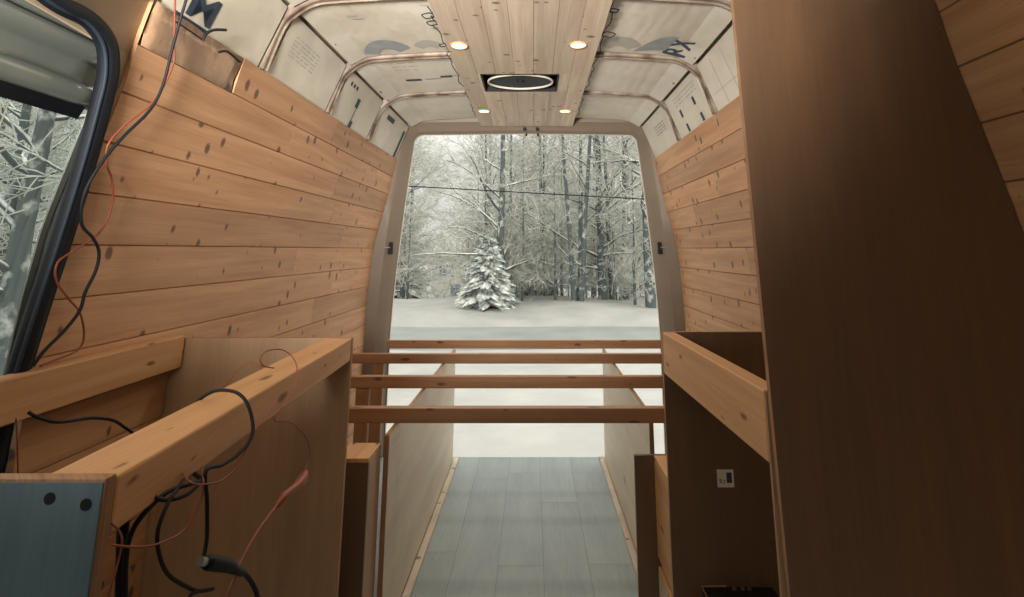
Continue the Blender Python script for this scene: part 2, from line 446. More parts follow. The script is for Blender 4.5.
# ------------------------------------------------------------------ rear door frame
def rounded_path(hb, ht, zt, r, n=8):
    """half widths at floor level / at top; returns right half from bottom to centre"""
    pts = [(hb, FLOOR - .02), (hb, -.9), (hb, -.53)]
    for k in range(1, 7):
        t = k / 6; z = -.53 + (zt - r + .53) * t
        pts.append((hb + (ht - hb) * t ** 1.35, z))
    cx, cz = ht - r, zt - r
    for k in range(1, n + 1):
        a = math.pi / 2 * k / n
        pts.append((cx + r * math.cos(a), cz + r * math.sin(a)))
    for k in range(1, 5): pts.append((cx * (1 - k / 4), zt + .008 * k / 4))
    return pts
def rear_frame():
    mb = MB(); mats = [M['frame_paint'], M['seal'], M['rubber']]
    loops = []
    # (half bottom, half top, z top, radius, y)
    rails = [(1.03, .90, .90, .14, 3.585, 0), (.935, .825, .838, .10, 3.59, 0), (.925, .815, .83, .10, 3.60, 0), (.885, .775, .785, .075, 3.63, 0),
             (.868, .764, .775, .07, 3.665, 0), (.860, .757, .769, .065, 3.668, 1), (.857, .754, .766, .065, 3.675, 1), (.870, .766, .776, .07, 3.70, 1), (1.04, .91, .91, .14, 3.71, 0)]
    L_ = []
    for hb, ht, zt, r, y, m in rails:
        h = rounded_path(hb, ht, zt, r)
        full = [(XC + x, y, z) for x, z in h] + [(XC - x, y, z) for x, z in h[::-1][1:]]
        L_.append((full, m))
    for (a, m), (b, _) in zip(L_[:-1], L_[1:]):
        for i in range(len(a) - 1):
            mb.face([a[i], b[i], b[i + 1], a[i + 1]], m=m)
    o = mb.build('door_2', mats, smooth=True, weld=True); tag(o, kind='structure')
    e = o.modifiers.new('split', 'EDGE_SPLIT'); e.split_angle = math.radians(40)
    # bolt heads at the header
    for x in (-.055, .03):
        b = MB(); tube_into(b, [(x, 3.618, .800), (x, 3.606, .795)], .012, 10)
        q = b.build('bolt_hole_plug', M['black'], o)
    for x in (-.045, .035):
        b = MB(); tube_into(b, [(x, 3.655, .776), (x, 3.655, .760)], .007, 10)
        b.build('bumper_pad', M['black'], o)
rear_frame()
for sd, lab in ((-1, 'small black door latch striker on the left jamb of the rear opening'), (1, 'small black door latch striker on the right jamb of the rear opening')):
    x = XC + sd * .885
    t = empty('door_striker', (x, 3.617, .012)); tag(t, lab, 'door latch', 'door strikers on the rear jambs')
    b = MB(); b.box((-.031, -.012, -.038), (.031, .004, .038)); b.build('striker_plate', M['black'], t, bevel=.004)
    b = MB(); tube_into(b, [(-.014, -.012, .004), (-.012, -.026, .004), (.012, -.026, .004), (.014, -.012, .004)], .004, 8)
    b.build('striker_loop', M['steel'], t)

# ------------------------------------------------------------------ insulation boards
def text_mesh(s, size=1.0):
    cu = bpy.data.curves.new('t', 'FONT'); cu.body = s; cu.size = size; cu.align_x = 'CENTER'; cu.align_y = 'CENTER'
    cu.offset = .02 * size
    ob = bpy.data.objects.new('t', cu); COL.objects.link(ob)
    dg = bpy.context.evaluated_depsgraph_get(); me = bpy.data.meshes.new_from_object(ob.evaluated_get(dg))
    vs = [(v.co.x, v.co.y) for v in me.vertices]; fs = [tuple(p.vertices) for p in me.polygons]
    bpy.data.objects.remove(ob); bpy.data.curves.remove(cu); bpy.data.meshes.remove(me)
    return vs, fs

def R_roof(u, v, d=0):          # u: across (x from centre line), v: along y
    return (XC + u, v, roofz(u) + .012 - d)
SA, SB = (.768, .795), (.853, .575)
def R_side(u, v, d=0, sd=-1):   # u: 0 top .. 1 bottom of the sloping board
    x = SA[0] + (SB[0] - SA[0]) * u + .012; z = SA[1] + (SB[1] - SA[1]) * u
    return (XC + sd * (x - d), v, z)

def patch(fn, us, vs, th, m):
    mb = MB()
    for a, b in zip(us[:-1], us[1:]):
        for c, d in zip(vs[:-1], vs[1:]):
            mb.face([fn(a, c), fn(a, d), fn(b, d), fn(b, c)], m=0)
            mb.face([fn(a, c, -th), fn(b, c, -th), fn(b, d, -th), fn(a, d, -th)], m=0)
    for a, b in zip(us[:-1], us[1:]):
        for c in (vs[0], vs[-1]): mb.face([fn(a, c), fn(b, c), fn(b, c, -th), fn(a, c, -th)])
    for c, d in zip(vs[:-1], vs[1:]):
        for a in (us[0], us[-1]): mb.face([fn(a, c), fn(a, d), fn(a, d, -th), fn(a, c, -th)])
    return mb

def printed(fn, name, parent, m, vs, fs, place, d=.0015):
    mb = MB(); mb.v = [fn(*place(x, y), d) for x, y in vs]
    for f in fs: mb.f.append(f); mb.uv.append([(0, 0)] * len(f)); mb.m.append(0); mb.t.append(.5)
    return mb.build(name, m, parent)

def blocks(fn, name, parent, m, lst):
    for r_ in lst:
        vs, fs = rects([r_]); printed(fn, name, parent, m, vs, fs, lambda x, y: (x, y))
def poly_fan(outline):
    c = (sum(p[0] for p in outline) / len(outline), sum(p[1] for p in outline) / len(outline))
    vs = [c] + outline; n = len(outline)
    return vs, [(0, i + 1, (i + 1) % n + 1) for i in range(n)]
def swoosh(r0, r1, a0, a1, n=16):
    vs = []; fs = []
    for i in range(n + 1):
        a = math.radians(a0 + (a1 - a0) * i / n)
        vs += [(r0 * math.cos(a), r0 * math.sin(a)), (r1 * math.cos(a), r1 * math.sin(a))]
    for i in range(n): fs.append((2*i, 2*i+1, 2*i+3, 2*i+2))
    return vs, fs
def rects(lst):
    vs = []; fs = []
    for x0, y0, x1, y1 in lst:
        b = len(vs); vs += [(x0, y0), (x1, y0), (x1, y1), (x0, y1)]; fs.append((b, b+1, b+2, b+3))
    return vs, fs

bays = [(2.984, 3.578, 'rearmost'), (2.380, 2.934, 'second from the rear'), (1.785, 2.329, 'third from the rear'), (1.185, 1.734, 'nearest')]
def lin(a, b, n): return [a + (b - a) * i / n for i in range(n + 1)]
boards = {}
rr = random.Random(4)
extra = {('roof', -1, 0): 'plain white roof foam board left of the wooden panel, nearest the rear opening',
         ('roof', 1, 0): 'plain white roof foam board right of the wooden panel, nearest the rear opening',
         ('roof', -1, 1): 'white roof foam board with a thin dark streak, left of the wooden panel',
         ('roof', 1, 1): 'white roof foam board with faint grey lines, right of the fan opening',
         ('roof', -1, 2): 'large white roof foam board with curved blue-grey print, left of the wooden panel',
         ('roof', 1, 2): 'large white roof foam board with blue letters RX, right of the wooden panel',
         ('roof', -1, 3): 'white roof foam board at the top edge of the photo, left of the panel',
         ('roof', 1, 3): 'white roof foam board at the top edge of the photo, right of the panel',
         ('side', -1, 0): 'small white foam board with blue print, above the left lining at the rear opening',
         ('side', 1, 0): 'small white foam board with faint print, above the right lining at the rear opening',
         ('side', -1, 1): 'white foam board above the left lining with two linked blue print blocks',
         ('side', 1, 1): 'white foam board above the right lining with four small blue marks',
         ('side', -1, 2): 'white foam board above the left lining with rows of faint text',
         ('side', 1, 2): 'white foam board above the right lining with long thin dark seams',
         ('side', -1, 3): 'large white foam board above the left lining with big dark blue letter M',
         ('side', 1, 3): 'white foam board above the right lining mostly behind the tall plywood panel'}
for i, (y0, y1, nm) in enumerate(bays):
    for sd in (-1, 1):
        j = lambda: rr.uniform(-.006, .006)
        us = [sd * u for u in (.25, .36, .5, .62, .69, .757)]
        vs = lin(y0 + j(), y1 + j(), 3)
        o = patch(R_roof, us, vs, .018, None).build('insulation_board', M['foil']); boards[('roof', sd, i)] = o
        tag(o, extra[('roof', sd, i)], 'insulation board', 'foam boards under the roof')
        yy = y0
        fn = lambda u, v, d=0, sd=sd: R_side(u, v, d, sd)
        o = patch(fn, lin(-.04, 1.12 if (i == 3 and sd < 0) else 1.0, 3), lin(yy + .012, y1 - .004, 3), .016, None).build('insulation_board', M['foil']); boards[('side', sd, i)] = o
        tag(o, extra[('side', sd, i)], 'insulation board', 'foam boards along the roof edge')
FL = lambda u, v, d=0: R_side(u, v, d, -1)
FR = lambda u, v, d=0: R_side(u, v, d, 1)
# prints -- left roof board: dark swoosh, pale swoosh
b = boards[('roof', -1, 2)]
vs, fs = swoosh(.055, .13, 25, 165); printed(R_roof, 'printed_swoosh', b, M['print_grey'], vs, fs, lambda x, y: (-.58 + x * .85, 2.335 - y * 1.4))['label'] = 'dark blue-grey curved print'
vs, fs = swoosh(.05, .10, 40, 140); printed(R_roof, 'printed_swoosh', b, M['print_faint'], vs, fs, lambda x, y: (-.40 + x * .8, 2.33 - y * 1.5))['label'] = 'pale curved print'
vs, fs = rects([(-.64, 1.9, -.60, 1.915), (-.63, 1.93, -.585, 1.94)]); printed(R_roof, 'printed_text', b, M['print_faint'], vs, fs, lambda x, y: (x, y))
b = boards[('roof', 1, 2)]
vs, fs = text_mesh('RX', .145); printed(R_roof, 'printed_letters', b, M['print_blue'], vs, fs, lambda x, y: (.675 - y, 2.212 - x))['label'] = 'dark blue letters RX'
vs, fs = swoosh(.05, .12, 30, 150); printed(R_roof, 'printed_swoosh', b, M['print_faint'], vs, fs, lambda x, y: (.42 + x * .9, 2.32 - y * 1.5))['label'] = 'pale curved print'
vs, fs = poly_fan([(.49, 2.30), (.53, 2.20), (.57, 2.14), (.61, 2.115), (.645, 2.11), (.625, 2.27), (.56, 2.275)]); printed(R_roof, 'printed_swoosh', b, M['print_grey'], vs, fs, lambda x, y: (x, y))['label'] = 'grey pointed print'
# lettering rows on the others
def lines(fn, b, m, u0, u1, v0, n, dv, seed, along=True, h=.006):
    r = random.Random(seed); L_ = []
    for k in range(n):
        u = u0
        while u < u1:
            w = r.uniform(.012, .05) * (1 if along else 1)
            L_.append((u, v0 + k * dv, min(u + w, u1), v0 + k * dv + h)); u += w + r.uniform(.006, .02)
    vs, fs = rects(L_); return printed(fn, 'printed_text', b, m, vs, fs, lambda x, y: (x, y))
lines(R_roof, boards[('roof', -1, 1)], M['print_faint'], -.62, -.50, 2.44, 3, .05, 1)
lines(R_roof, boards[('roof', -1, 1)], M['print_faint'], -.34, -.27, 2.46, 4, .10, 9)
lines(R_roof, boards[('roof', 1, 1)], M['print_faint'], .28, .36, 2.44, 5, .08, 2)
lines(R_roof, boards[('roof', -1, 2)], M['print_faint'], -.36, -.27, 1.85, 4, .07, 5)
lines(R_roof, boards[('roof', 1, 2)], M['print_faint'], .30, .38, 1.85, 4, .06, 6)
lines(R_roof, boards[('roof', 1, 0)], M['print_faint'], .33, .40, 3.05, 4, .09, 16)
blocks(R_roof, 'dark_streak', boards[('roof', -1, 1)], M['print_blue'], [(-.60, 2.69, -.52, 2.72), (-.50, 2.70, -.42, 2.706), (-.42, 2.66, -.36, 2.69), (-.36, 2.665, -.28, 2.67)])
# side boards
b = boards[('side', -1, 3)]
vs, fs = text_mesh('M', .215); printed(FL, 'printed_letter', b, M['print_blue'], vs, fs, lambda x, y: (.72 - y * 2.2 + .0, 1.39 + x * .75))['label'] = 'large dark blue letter M'
blocks(FL, 'printed_bar', b, M['print_blue'], [(.90, 1.30, 1.02, 1.44), (.52, 1.262, .78, 1.285)])
lines(lambda u, v, d=0: FL(v, u, d), boards[('side', -1, 2)], M['print_faint'], 1.86, 2.08, .2, 6, .06, 3, h=.018)
blocks(FL, 'printed_block', boards[('side', -1, 1)], M['print_blue'], [(.12, 2.45, .2, 2.47), (.12, 2.49, .2, 2.51), (.12, 2.53, .2, 2.55), (.30, 2.60, .50, 2.64), (.78, 2.62, .95, 2.66), (.5, 2.625, .78, 2.632)])
blocks(FL, 'printed_block', boards[('side', -1, 0)], M['print_blue'], [(.10, 3.1, .22, 3.25), (.15, 3.50, 1.0, 3.545)])
blocks(FR, 'printed_block', boards[('side', 1, 1)], M['print_blue'], [(.35, 2.52, .52, 2.55), (.38, 2.75, .55, 2.78), (.72, 2.50, .9, 2.53), (.72, 2.74, .9, 2.77)])
lines(lambda u, v, d=0: FR(v, u, d), boards[('side', 1, 1)], M['print_faint'], 2.45, 2.8, .1, 3, .08, 8, h=.02)
lines(lambda u, v, d=0: FR(v, u, d), boards[('side', 1, 0)], M['print_grey'], 3.1, 3.32, .25, 4, .07, 10, h=.03)
blocks(FR, 'board_seam', boards[('side', 1, 2)], M['print_faint'], [(.05, 2.05, .95, 2.055), (.05, 2.18, .9, 2.185), (.62, 1.85, .63, 2.30)])

# brown spray foam seam between roof boards and side boards
for sd in (-1, 1):
    for i, (y0, y1, nm) in enumerate(bays):
        r = random.Random(i * 3 + sd); pts = []; n = 14
        for k in range(n + 1):
            y = y0 + (y1 - y0) * k / n
            pts.append((XC + sd * (.752 + r.uniform(-.006, .006)), y, .818 + r.uniform(-.005, .005)))
        mb = MB(); tube_into(mb, pts, [r.uniform(.002, .008) for _ in pts], 6)
        o = mb.build('foam_seam', M['rib'], boards[('side', sd, i)]); o['label'] = 'brown spray foam seam'

# tan tape patch and bare metal beside the left window
mb = MB()
def FW(y, s, out=.02):
    x, z = wall_at(s, -1, out); return (x, y, z)
tape = [(1.27, .075), (1.36, .004), (1.62, .0), (1.62, .118), (1.45, .115), (1.33, .112)]
vsq = []
for ya, yb in zip(lin(1.225, 1.62, 10)[:-1], lin(1.225, 1.62, 10)[1:]):
    for sa, sb in ((.004, .04), (.04, .08), (.08, .118)):
        rj = lambda y, s: .003 + .003 * math.sin(y * 45 + s * 50)
        mb.face([FW(ya, sa, rj(ya, sa)), FW(yb, sa, rj(yb, sa)), FW(yb, sb, rj(yb, sb)), FW(ya, sb, rj(ya, sb))])
o = mb.build('tape_patch', M['tape'], smooth=True, weld=True, solid=.002)
tag(o, 'wrinkled tan tape strip above the first lining boards beside the side window', 'tape')
# body pillar between door seal and lining
def pillar():
    mb = MB()
    zs = lin(.74, FLOOR, 40)
    def edge(z):        # y of the door seal at this height
        return 1.215 if z < .40 else 1.215 - .55 * max(0, z - .40) ** 1.0
    for za, zb in zip(zs[:-1], zs[1:]):
        for t0, t1 in ((0, .25), (.25, .6), (.6, 1)):
            q = []
            for z, t in ((za, t0), (za, t1), (zb, t1), (zb, t0)):
                y0 = float(np.interp(z, (.30, .38, .41, .44, .462, .475, .49, .50), (1.225, 1.215, 1.19, 1.14, 1.05, .95, .6, -.3)))
                y = y0 + (1.245 - y0) * t
                hh = half(z) if z < .59 else .847 - (z - .59) * .30
                q.append((XC - hh - .020, y, z))
            mb.face(q)
    o = mb.build('trim_7', M['paint'], smooth=True, weld=True, solid=.01); tag(o, kind='structure')
    b = MB()
    cz = .505; b_pts = [(XC - half(cz) - .018, 1.12 + .010 * math.cos(a), cz + .014 * math.sin(a)) for a in [k * math.pi / 6 for k in range(12)]]
    b.face(b_pts); b.build('pillar_hole', M['black'], o, solid=.003)
pillar()

# camera rays are only used here to lay the slack cables on real planes (wall, cabinet side)
TH = math.atan(108 / 550.0); CT, ST = math.cos(TH), math.sin(TH)
def ray(px, py):
    x = (px - 533) / 550; u = (142 - py) / 550
    return Vector((x, CT - u * ST, ST + u * CT))
def on_x(px, py, X):
    r = ray(px, py); return r * (X / r.x)
def on_wall(px, py, off=.02):
    r = ray(px, py); k = 1.0
    for _ in range(40):
        z = (r * k).z; hh = half(z) if z < .59 else .847 - (z - .59) * .35
        X = XC - hh + off; k = X / r.x
    return r * k

# ------------------------------------------------------------------ sliding side door with its window
SP = [on_wall(a, b, .004) for a, b in ((53, 0), (85, 17), (100, 32), (107, 50), (107, 75), (100, 105), (88, 150), (73, 200), (57, 250), (40, 300), (24, 350), (8, 400), (-8, 450))]
SP = [Vector((-.92, -.25, .50)), Vector((-.92, .2, .50)), Vector((-.92, .6, .50)), Vector((-.915, .85, .498))] + SP + [Vector((-1.05, 1.13, -.8)), Vector((-1.05, 1.10, -1.15))]
seal_pts = SP; SP = spline(SP, 5)
def door_seal():
    t = empty('door_seal', tuple(seal_pts[12])); tag(t, 'thick black rubber seal curving around the side door opening', 'rubber seal')
    base = Vector(seal_pts[12])
    mb = MB(); tube_into(mb, [p - base for p in SP], .019, 12); mb.build('seal_bulb', M['rubber'], t, smooth=True)
    mb = MB(); tube_into(mb, [p - base + Vector((-.004, .022, .006)) for p in SP], .012, 8); mb.build('seal_lip', M['rubber'], t, smooth=True)
    mb = MB(); tube_into(mb, [p - base + Vector((.010, -.016, -.012)) for p in SP], .004, 8); mb.build('seal_sheen_bead', plain('seal_sheen', rgb(34, 46, 60), .6, spec=.3), t, smooth=True)  # raised bead, the rubber's sheen put into its lighter colour
door_seal()
GO = .052     # door sheet distance outside of the lining face
def DS(y, z, out=GO):
    return (XC - half(min(z, .59)) - out + max(0, z - .59) * .3, y, z)
def door_sheet():
    mb = MB()
    def band(rows, y0, y1, n=16):
        ys = lin(y0, y1, n)
        for (za, oa), (zb, ob) in zip(rows[:-1], rows[1:]):
            for ya, yb in zip(ys[:-1], ys[1:]):
                mb.face([DS(ya, za, oa), DS(yb, za, oa), DS(yb, zb, ob), DS(ya, zb, ob)])
    # top band with pressed ridges
    top = [(.58, .02), (.50, .035), (.475, .03), (.462, .035), (.452, .062), (.446, .060), (.440, .036), (.430, .034), (.422, .075), (.414, .088), (.375, .092), (.364, .086), (.356, .056), (.346, .046), (.330, .050), (.318, .066)]
    band(top, -.30, 1.26)
    band([(-.42, .066), (-.45, .05), (-.60, .05), (-.65, .07), (-1.1, .07), (FLOOR, .06)], -.30, 1.26)
    # rear edge strip next to the seal
    for za, zb in zip(lin(.32, -.43, 24)[:-1], lin(.32, -.43, 24)[1:]):
        mb.face([DS(1.226, za, .066), DS(1.26, za, .066), DS(1.26, zb, .066), DS(1.226, zb, .066)])
    o = mb.build('door_1', M['door_paint'], smooth=True, weld=True, solid=.008); tag(o, kind='structure')
    w = empty('window_1', DS(.6, 0, .07)); tag(w, kind='structure')
    base = Vector(w.location)
    mb = MB()
    zs = lin(.312, -.42, 16)
    for za, zb in zip(zs[:-1], zs[1:]):
        q = [Vector(DS(y, z, .075)) - base for y, z in ((-.28, za), (1.228, za), (1.228, zb), (-.28, zb))]
        mb.face(q)
    mb.build('pane', M['glass'], w)
    mb = MB()
    for ya, yb in zip(lin(-.28, 1.2, 10)[:-1], lin(-.28, 1.2, 10)[1:]):
        mb.face([Vector(DS(ya, .326, .056)) - base, Vector(DS(yb, .326, .056)) - base, Vector(DS(yb, .290, .066)) - base, Vector(DS(ya, .290, .066)) - base])
    for za, zb in zip(zs[:-1], zs[1:]):
        mb.face([Vector(DS(1.214, za, .060)) - base, Vector(DS(1.228, za, .060)) - base, Vector(DS(1.228, zb, .060)) - base, Vector(DS(1.214, zb, .060)) - base], m=1)
    mb.build('pane_gasket', [M['rubber'], M['door_paint']], w, weld=True, solid=.004)
door_sheet()

# ------------------------------------------------------------------ wooden ceiling panel with fan opening and lamps
def ceiling_panel():
    t = empty('ceiling_panel', (XC, 1.9, .80)); tag(t, 'long knotty cedar panel down the middle of the roof with a fan opening', 'ceiling panel')
    x0, x1 = -.352, .266; z0, z1 = .815, .83; y0, y1 = .25, 3.60
    hx0, hx1, hy0, hy1 = -.247, .122, 2.49, 2.775
    mb = MB(); rnd = random.Random(8); n = 7; w = (x1 - x0) / n
    for i in range(n):
        a = x0 + i * w; b = a + w; g = .0006
        for (u0, u1, v0, v1) in cutrects(a + g, b - g, y0, y1, hx0, hx1, hy0, hy1):
            mb.box((u0, v0, z0), (u1, v1, z1), grain=1)
        # keep one tint per plank
        rt = rnd.random()
    for i in range(len(mb.v)): 
        v = mb.v[i]; mb.v[i] = (v[0] - XC, v[1] - 1.9, v[2] - .80)
    mb.build('plank_board', M['cedar_pale'], t)
    # side rails hiding the edge
    mb = MB()
    for a, b in ((x0 + .002, x0 + .02), (x1 - .02, x1 - .002)):
        mb.box((a - XC, y0 - 1.9, .03), (b - XC, y1 - 1.9, .052), grain=1)
    mb.build('edge_batten', M['cedar_pale'], t)
def cutrects(a, b, y0, y1, hx0, hx1, hy0, hy1):
    if b <= hx0 or a >= hx1: return [(a, b, y0, y1)]
    out = [(a, b, y0, hy0), (a, b, hy1, y1)]
    if a < hx0: out.append((a, hx0, hy0, hy1))
    if b > hx1: out.append((hx1, b, hy0, hy1))
    return out
ceiling_panel()
def roof_fan():
    cx, cy = -.0625, 2.6325
    t = empty('roof_fan', (cx, cy, .80)); tag(t, 'round roof fan with pale ring set in a dark square opening of the ceiling panel', 'roof fan')
    mb = MB()       # dark housing box above the opening
    hw, hl = .1845, .1425; zt = .112
    for (sx, sy) in ((1, 0), (-1, 0), (0, 1), (0, -1)):
        if sx: mb.box((sx * hw - .004, -hl, .0145), (sx * hw + .004, hl, zt))
        else: mb.box((-hw, sy * hl - .004, .0145), (hw, sy * hl + .004, zt))
    mb.box((-hw, -hl, zt), (hw, hl, zt + .006))
    mb.build('housing', M['black'], t)
    ring = []
    mb = MB(); k = 40; rx, ry = .160, .118
    tube_into(mb, [(rx * math.cos(2*math.pi*i/k), ry * math.sin(2*math.pi*i/k), .022) for i in range(k)], .0055, 8, closed=True)
    mb.build('ring', M['seal'], t, smooth=True)
    mb = MB(); mb.face([(rx * math.cos(2*math.pi*i/k), ry * math.sin(2*math.pi*i/k), .030) for i in range(k)])
    mb.build('screen', plain('dark_fan_screen', rgb(20, 36, 44), .7, bump=.3, bscale=120), t, solid=.002)
    mb = MB(); tube_into(mb, [(0, 0, .029), (0, 0, .020)], .02, 14); mb.build('hub', M['black'], t)
    mb = MB(); tube_into(mb, [(-.035, -ry - .012, .022), (-.035, -ry - .012, .014)], .007, 10); mb.build('screw', M['steel'], t)
roof_fan()
lamp_pos = [(-.30, 2.113, 'near left round lit ceiling lamp in the wooden panel'), (.182, 2.105, 'near right round lit ceiling lamp in the wooden panel'),
            (-.292, 3.185, 'small lit ceiling lamp left of the panel end near the rear opening'), (.191, 3.185, 'small lit ceiling lamp right of the panel end near the rear opening'),]
for x, y, lab in lamp_pos:
    t = empty('puck_light', (x, y, .815)); 
    tag(t, lab, 'ceiling lamp', 'puck lights in the ceiling panel')
    mb = MB(); k = 28; tube_into(mb, [(.034 * math.cos(2*math.pi*i/k), .034 * math.sin(2*math.pi*i/k), -.002) for i in range(k)], .004, 8, closed=True)
    mb.build('trim_ring', plain('brass_ring', rgb(196, 150, 100), .4), t, smooth=True)
    mb = MB(); mb.face([(.032 * math.cos(2*math.pi*i/k), .032 * math.sin(2*math.pi*i/k), -.003) for i in range(k)][::-1]); mb.build('lens', M['lamp'], t)
    li = bpy.data.lights.new('puck_glow', 'AREA'); li.shape = 'DISK'; li.size = .06; li.energy = 2.1 if y > 1.5 else 1.8; li.color = (1, .90, .78); li.spread = math.radians(170)
    lo = bpy.data.objects.new('puck_glow', li); lo.location = (0, 0, -.006); link(lo, t)

# cab in front of the living space: shell with a windscreen opening, plus an added, unseen fill light
def cab():
    mb = MB(); y0, y1 = -1.5, -.32
    mb.box((XC - 1.05, y0, FLOOR - .03), (XC + 1.05, y1 + .02, FLOOR - .001), grain=1)
    o = mb.build('floor_cab', M['dark']); tag(o, kind='structure'); o.name = 'trim_8'
    for sd, nm in ((-1, 'trim_9'), (1, 'trim_10')):
        skin(nm, side_pts(sd), y0, y1 + .01, M['paint'])
    skin('trim_11', rp, y0, y1 + .01, M['paint'])
    mb = MB(); x0, x1 = XC - 1.04, XC + 1.04
    mb.box((x0, y0 - .03, FLOOR), (x1, y0, -.12)); mb.box((x0, y0 - .03, .40), (x1, y0, .9)); mb.box((x0, y0 - .03, -.12), (x0 + .14, y0, .40)); mb.box((x1 - .14, y0 - .03, -.12), (x1, y0, .40))
    o = mb.build('wall_front', M['dark']); tag(o, kind='structure')
cab()
li = bpy.data.lights.new('fill_light', 'AREA'); li.shape = 'DISK'; li.size = .45; li.energy = 34; li.color = (1, .93, .85); li.spread = math.radians(66)  # fill light added out of view to brighten the rear ceiling and walls
lo = bpy.data.objects.new('fill_light', li); lo.location = (-.50, -.62, .20); link(lo)
lo.rotation_euler = (Vector((-.28, 3.0, 1.35)) - lo.location).to_track_quat('-Z', 'Y').to_euler()

# loose wires beside the panel
def cable(name, pts, r, m, label=None, cat='cable', group=None, parent=None, sub=6, n=8):
    base = Vector(pts[0]); r *= .72; P = spline(pts, sub)
    mb = MB(); tube_into(mb, [p - (Vector((0, 0, 0)) if parent else base) for p in P], r, n)
    o = mb.build(name, m, parent, smooth=True)
    if not parent: o.location = base; tag(o, label, cat, group)
    elif label: o['label'] = label
    return o
for sd, yl, lab in ((-1, (1.80, 3.4), 'tangled thin dark wires along the left edge of the wooden ceiling panel'), (1, (1.75, 3.4), 'thin dark wires along the right edge of the wooden ceiling panel')):
    r = random.Random(21 + sd); pts = []; y = yl[0]; xe = -.352 if sd < 0 else .266
    while y < yl[1]:
        lp = r.random() < (.35 if sd < 0 else .2) and y < 2.3
        if lp:
            R_ = r.uniform(.015, .028)
            for k in range(7):
                a = 2 * math.pi * k / 6
                pts.append((xe + sd * (.008 + R_ - R_ * math.cos(a)), y + R_ * math.sin(a), .838 + .004 * (k % 2)))
        pts.append((xe + sd * r.uniform(.004, .024), y, .836 + r.uniform(-.008, .004))); y += r.uniform(.03, .09)
    cable('wire', pts, .0028, M['cable_black'], lab, 'wire', sub=4, n=5)

# ------------------------------------------------------------------ bed platform beams and their supports
beam_lab = ['nearest and thickest-looking bed slat, running across the van', 'second nearest bed slat across the van', 'third bed slat across the van', 'farthest bed slat across the van, at the rear opening']
for i, y in enumerate((2.10, 2.60, 3.14, 3.60)):
    w = min(half(-.57), .90 if i == 3 else 1) - .004
    xr = .812 if i == 3 else XC + w - .003
    xl = -.912 if i == 3 else XC - w + .003
    mb = MB(); mb.box((xl - XC, 0, -.05), (xr - XC, .038 if i < 3 else .03, 0), grain=0)
    o = mb.build('bed_slat', M['lumber_red'], bevel=.003); o.location = (XC, y, -.552)
    tag(o, beam_lab[i], 'wooden beam', 'bed slats across the van')
for (x, y, lab) in ((-.785, 2.602, 'short upright wooden post under the second nearest bed slat at the left wall'), (-.865, 3.142, 'upright wooden post under the third bed slat near the left rear jamb')):
    mb = MB(); mb.box((0, 0, FLOOR), (.058, .036, -.604), grain=2)
    o = mb.build('support_post', M['lumber_red'], bevel=.002); o.location = (x, y, 0); tag(o, lab, 'post', 'upright posts under the bed slats')
for sd, lab in ((-1, 'pale wooden ledger strip along the left wall under the bed slats'),):
    mb = MB(); mb.box((0, 0, 0), (.03, .42, .04), grain=1); o = mb.build('ledger_strip', M['ply_pale'], bevel=.002); o.location = (-1.03, 2.68, -.66); tag(o, lab, 'wooden strip')

# long plywood dividers below the bed
for x0, x1, y0, y1, lab in ((-.492, -.478, 1.985, 3.585, 'long pale plywood divider panel under the bed, left of the aisle'), (.430, .444, 2.20, 3.60, 'long pale plywood divider panel under the bed, right of the aisle')):
    t = empty('divider_panel', ((x0 + x1) / 2, y0, FLOOR)); tag(t, lab, 'panel', 'plywood dividers beside the aisle')
    h = (x1 - x0) / 2
    mb = MB(); mb.box((-h, 0, .0), (h, y1 - y0, .634), grain=1); mb.build('sheet', M['ply_pale'], t, bevel=.001)
    mb = MB(); mb.box((-h - .001, -.006, .0), (h + .001, -.0002, .634), grain=2); q = mb.build('near_edge', M['lumber_red'], t); q['label'] = 'brown near end edge'
    mb = MB(); mb.box((-h, 0, .6345), (h, y1 - y0, .637), grain=1); q = mb.build('top_edge', M['lumber_red'], t); q['label'] = 'brown top edge'
# floor battens
for x0, x1, y0, y1, lab in ((-.474, -.446, .9, 3.62, 'thin wooden batten on the floor along the left side of the aisle'), (.400, .427, 2.37, 3.65, 'thin wooden batten on the floor along the right side of the aisle')):
    mb = MB()
    a = y0
    rnd = random.Random(3)
    mb.box((0, 0, 0), (x1 - x0, y1 - y0, .012), grain=1)
    o = mb.build('floor_batten', M['cedar_pale'], bevel=.0015); o.location = (x0, y0, FLOOR + .0006); tag(o, lab, 'batten', 'battens beside the aisle')

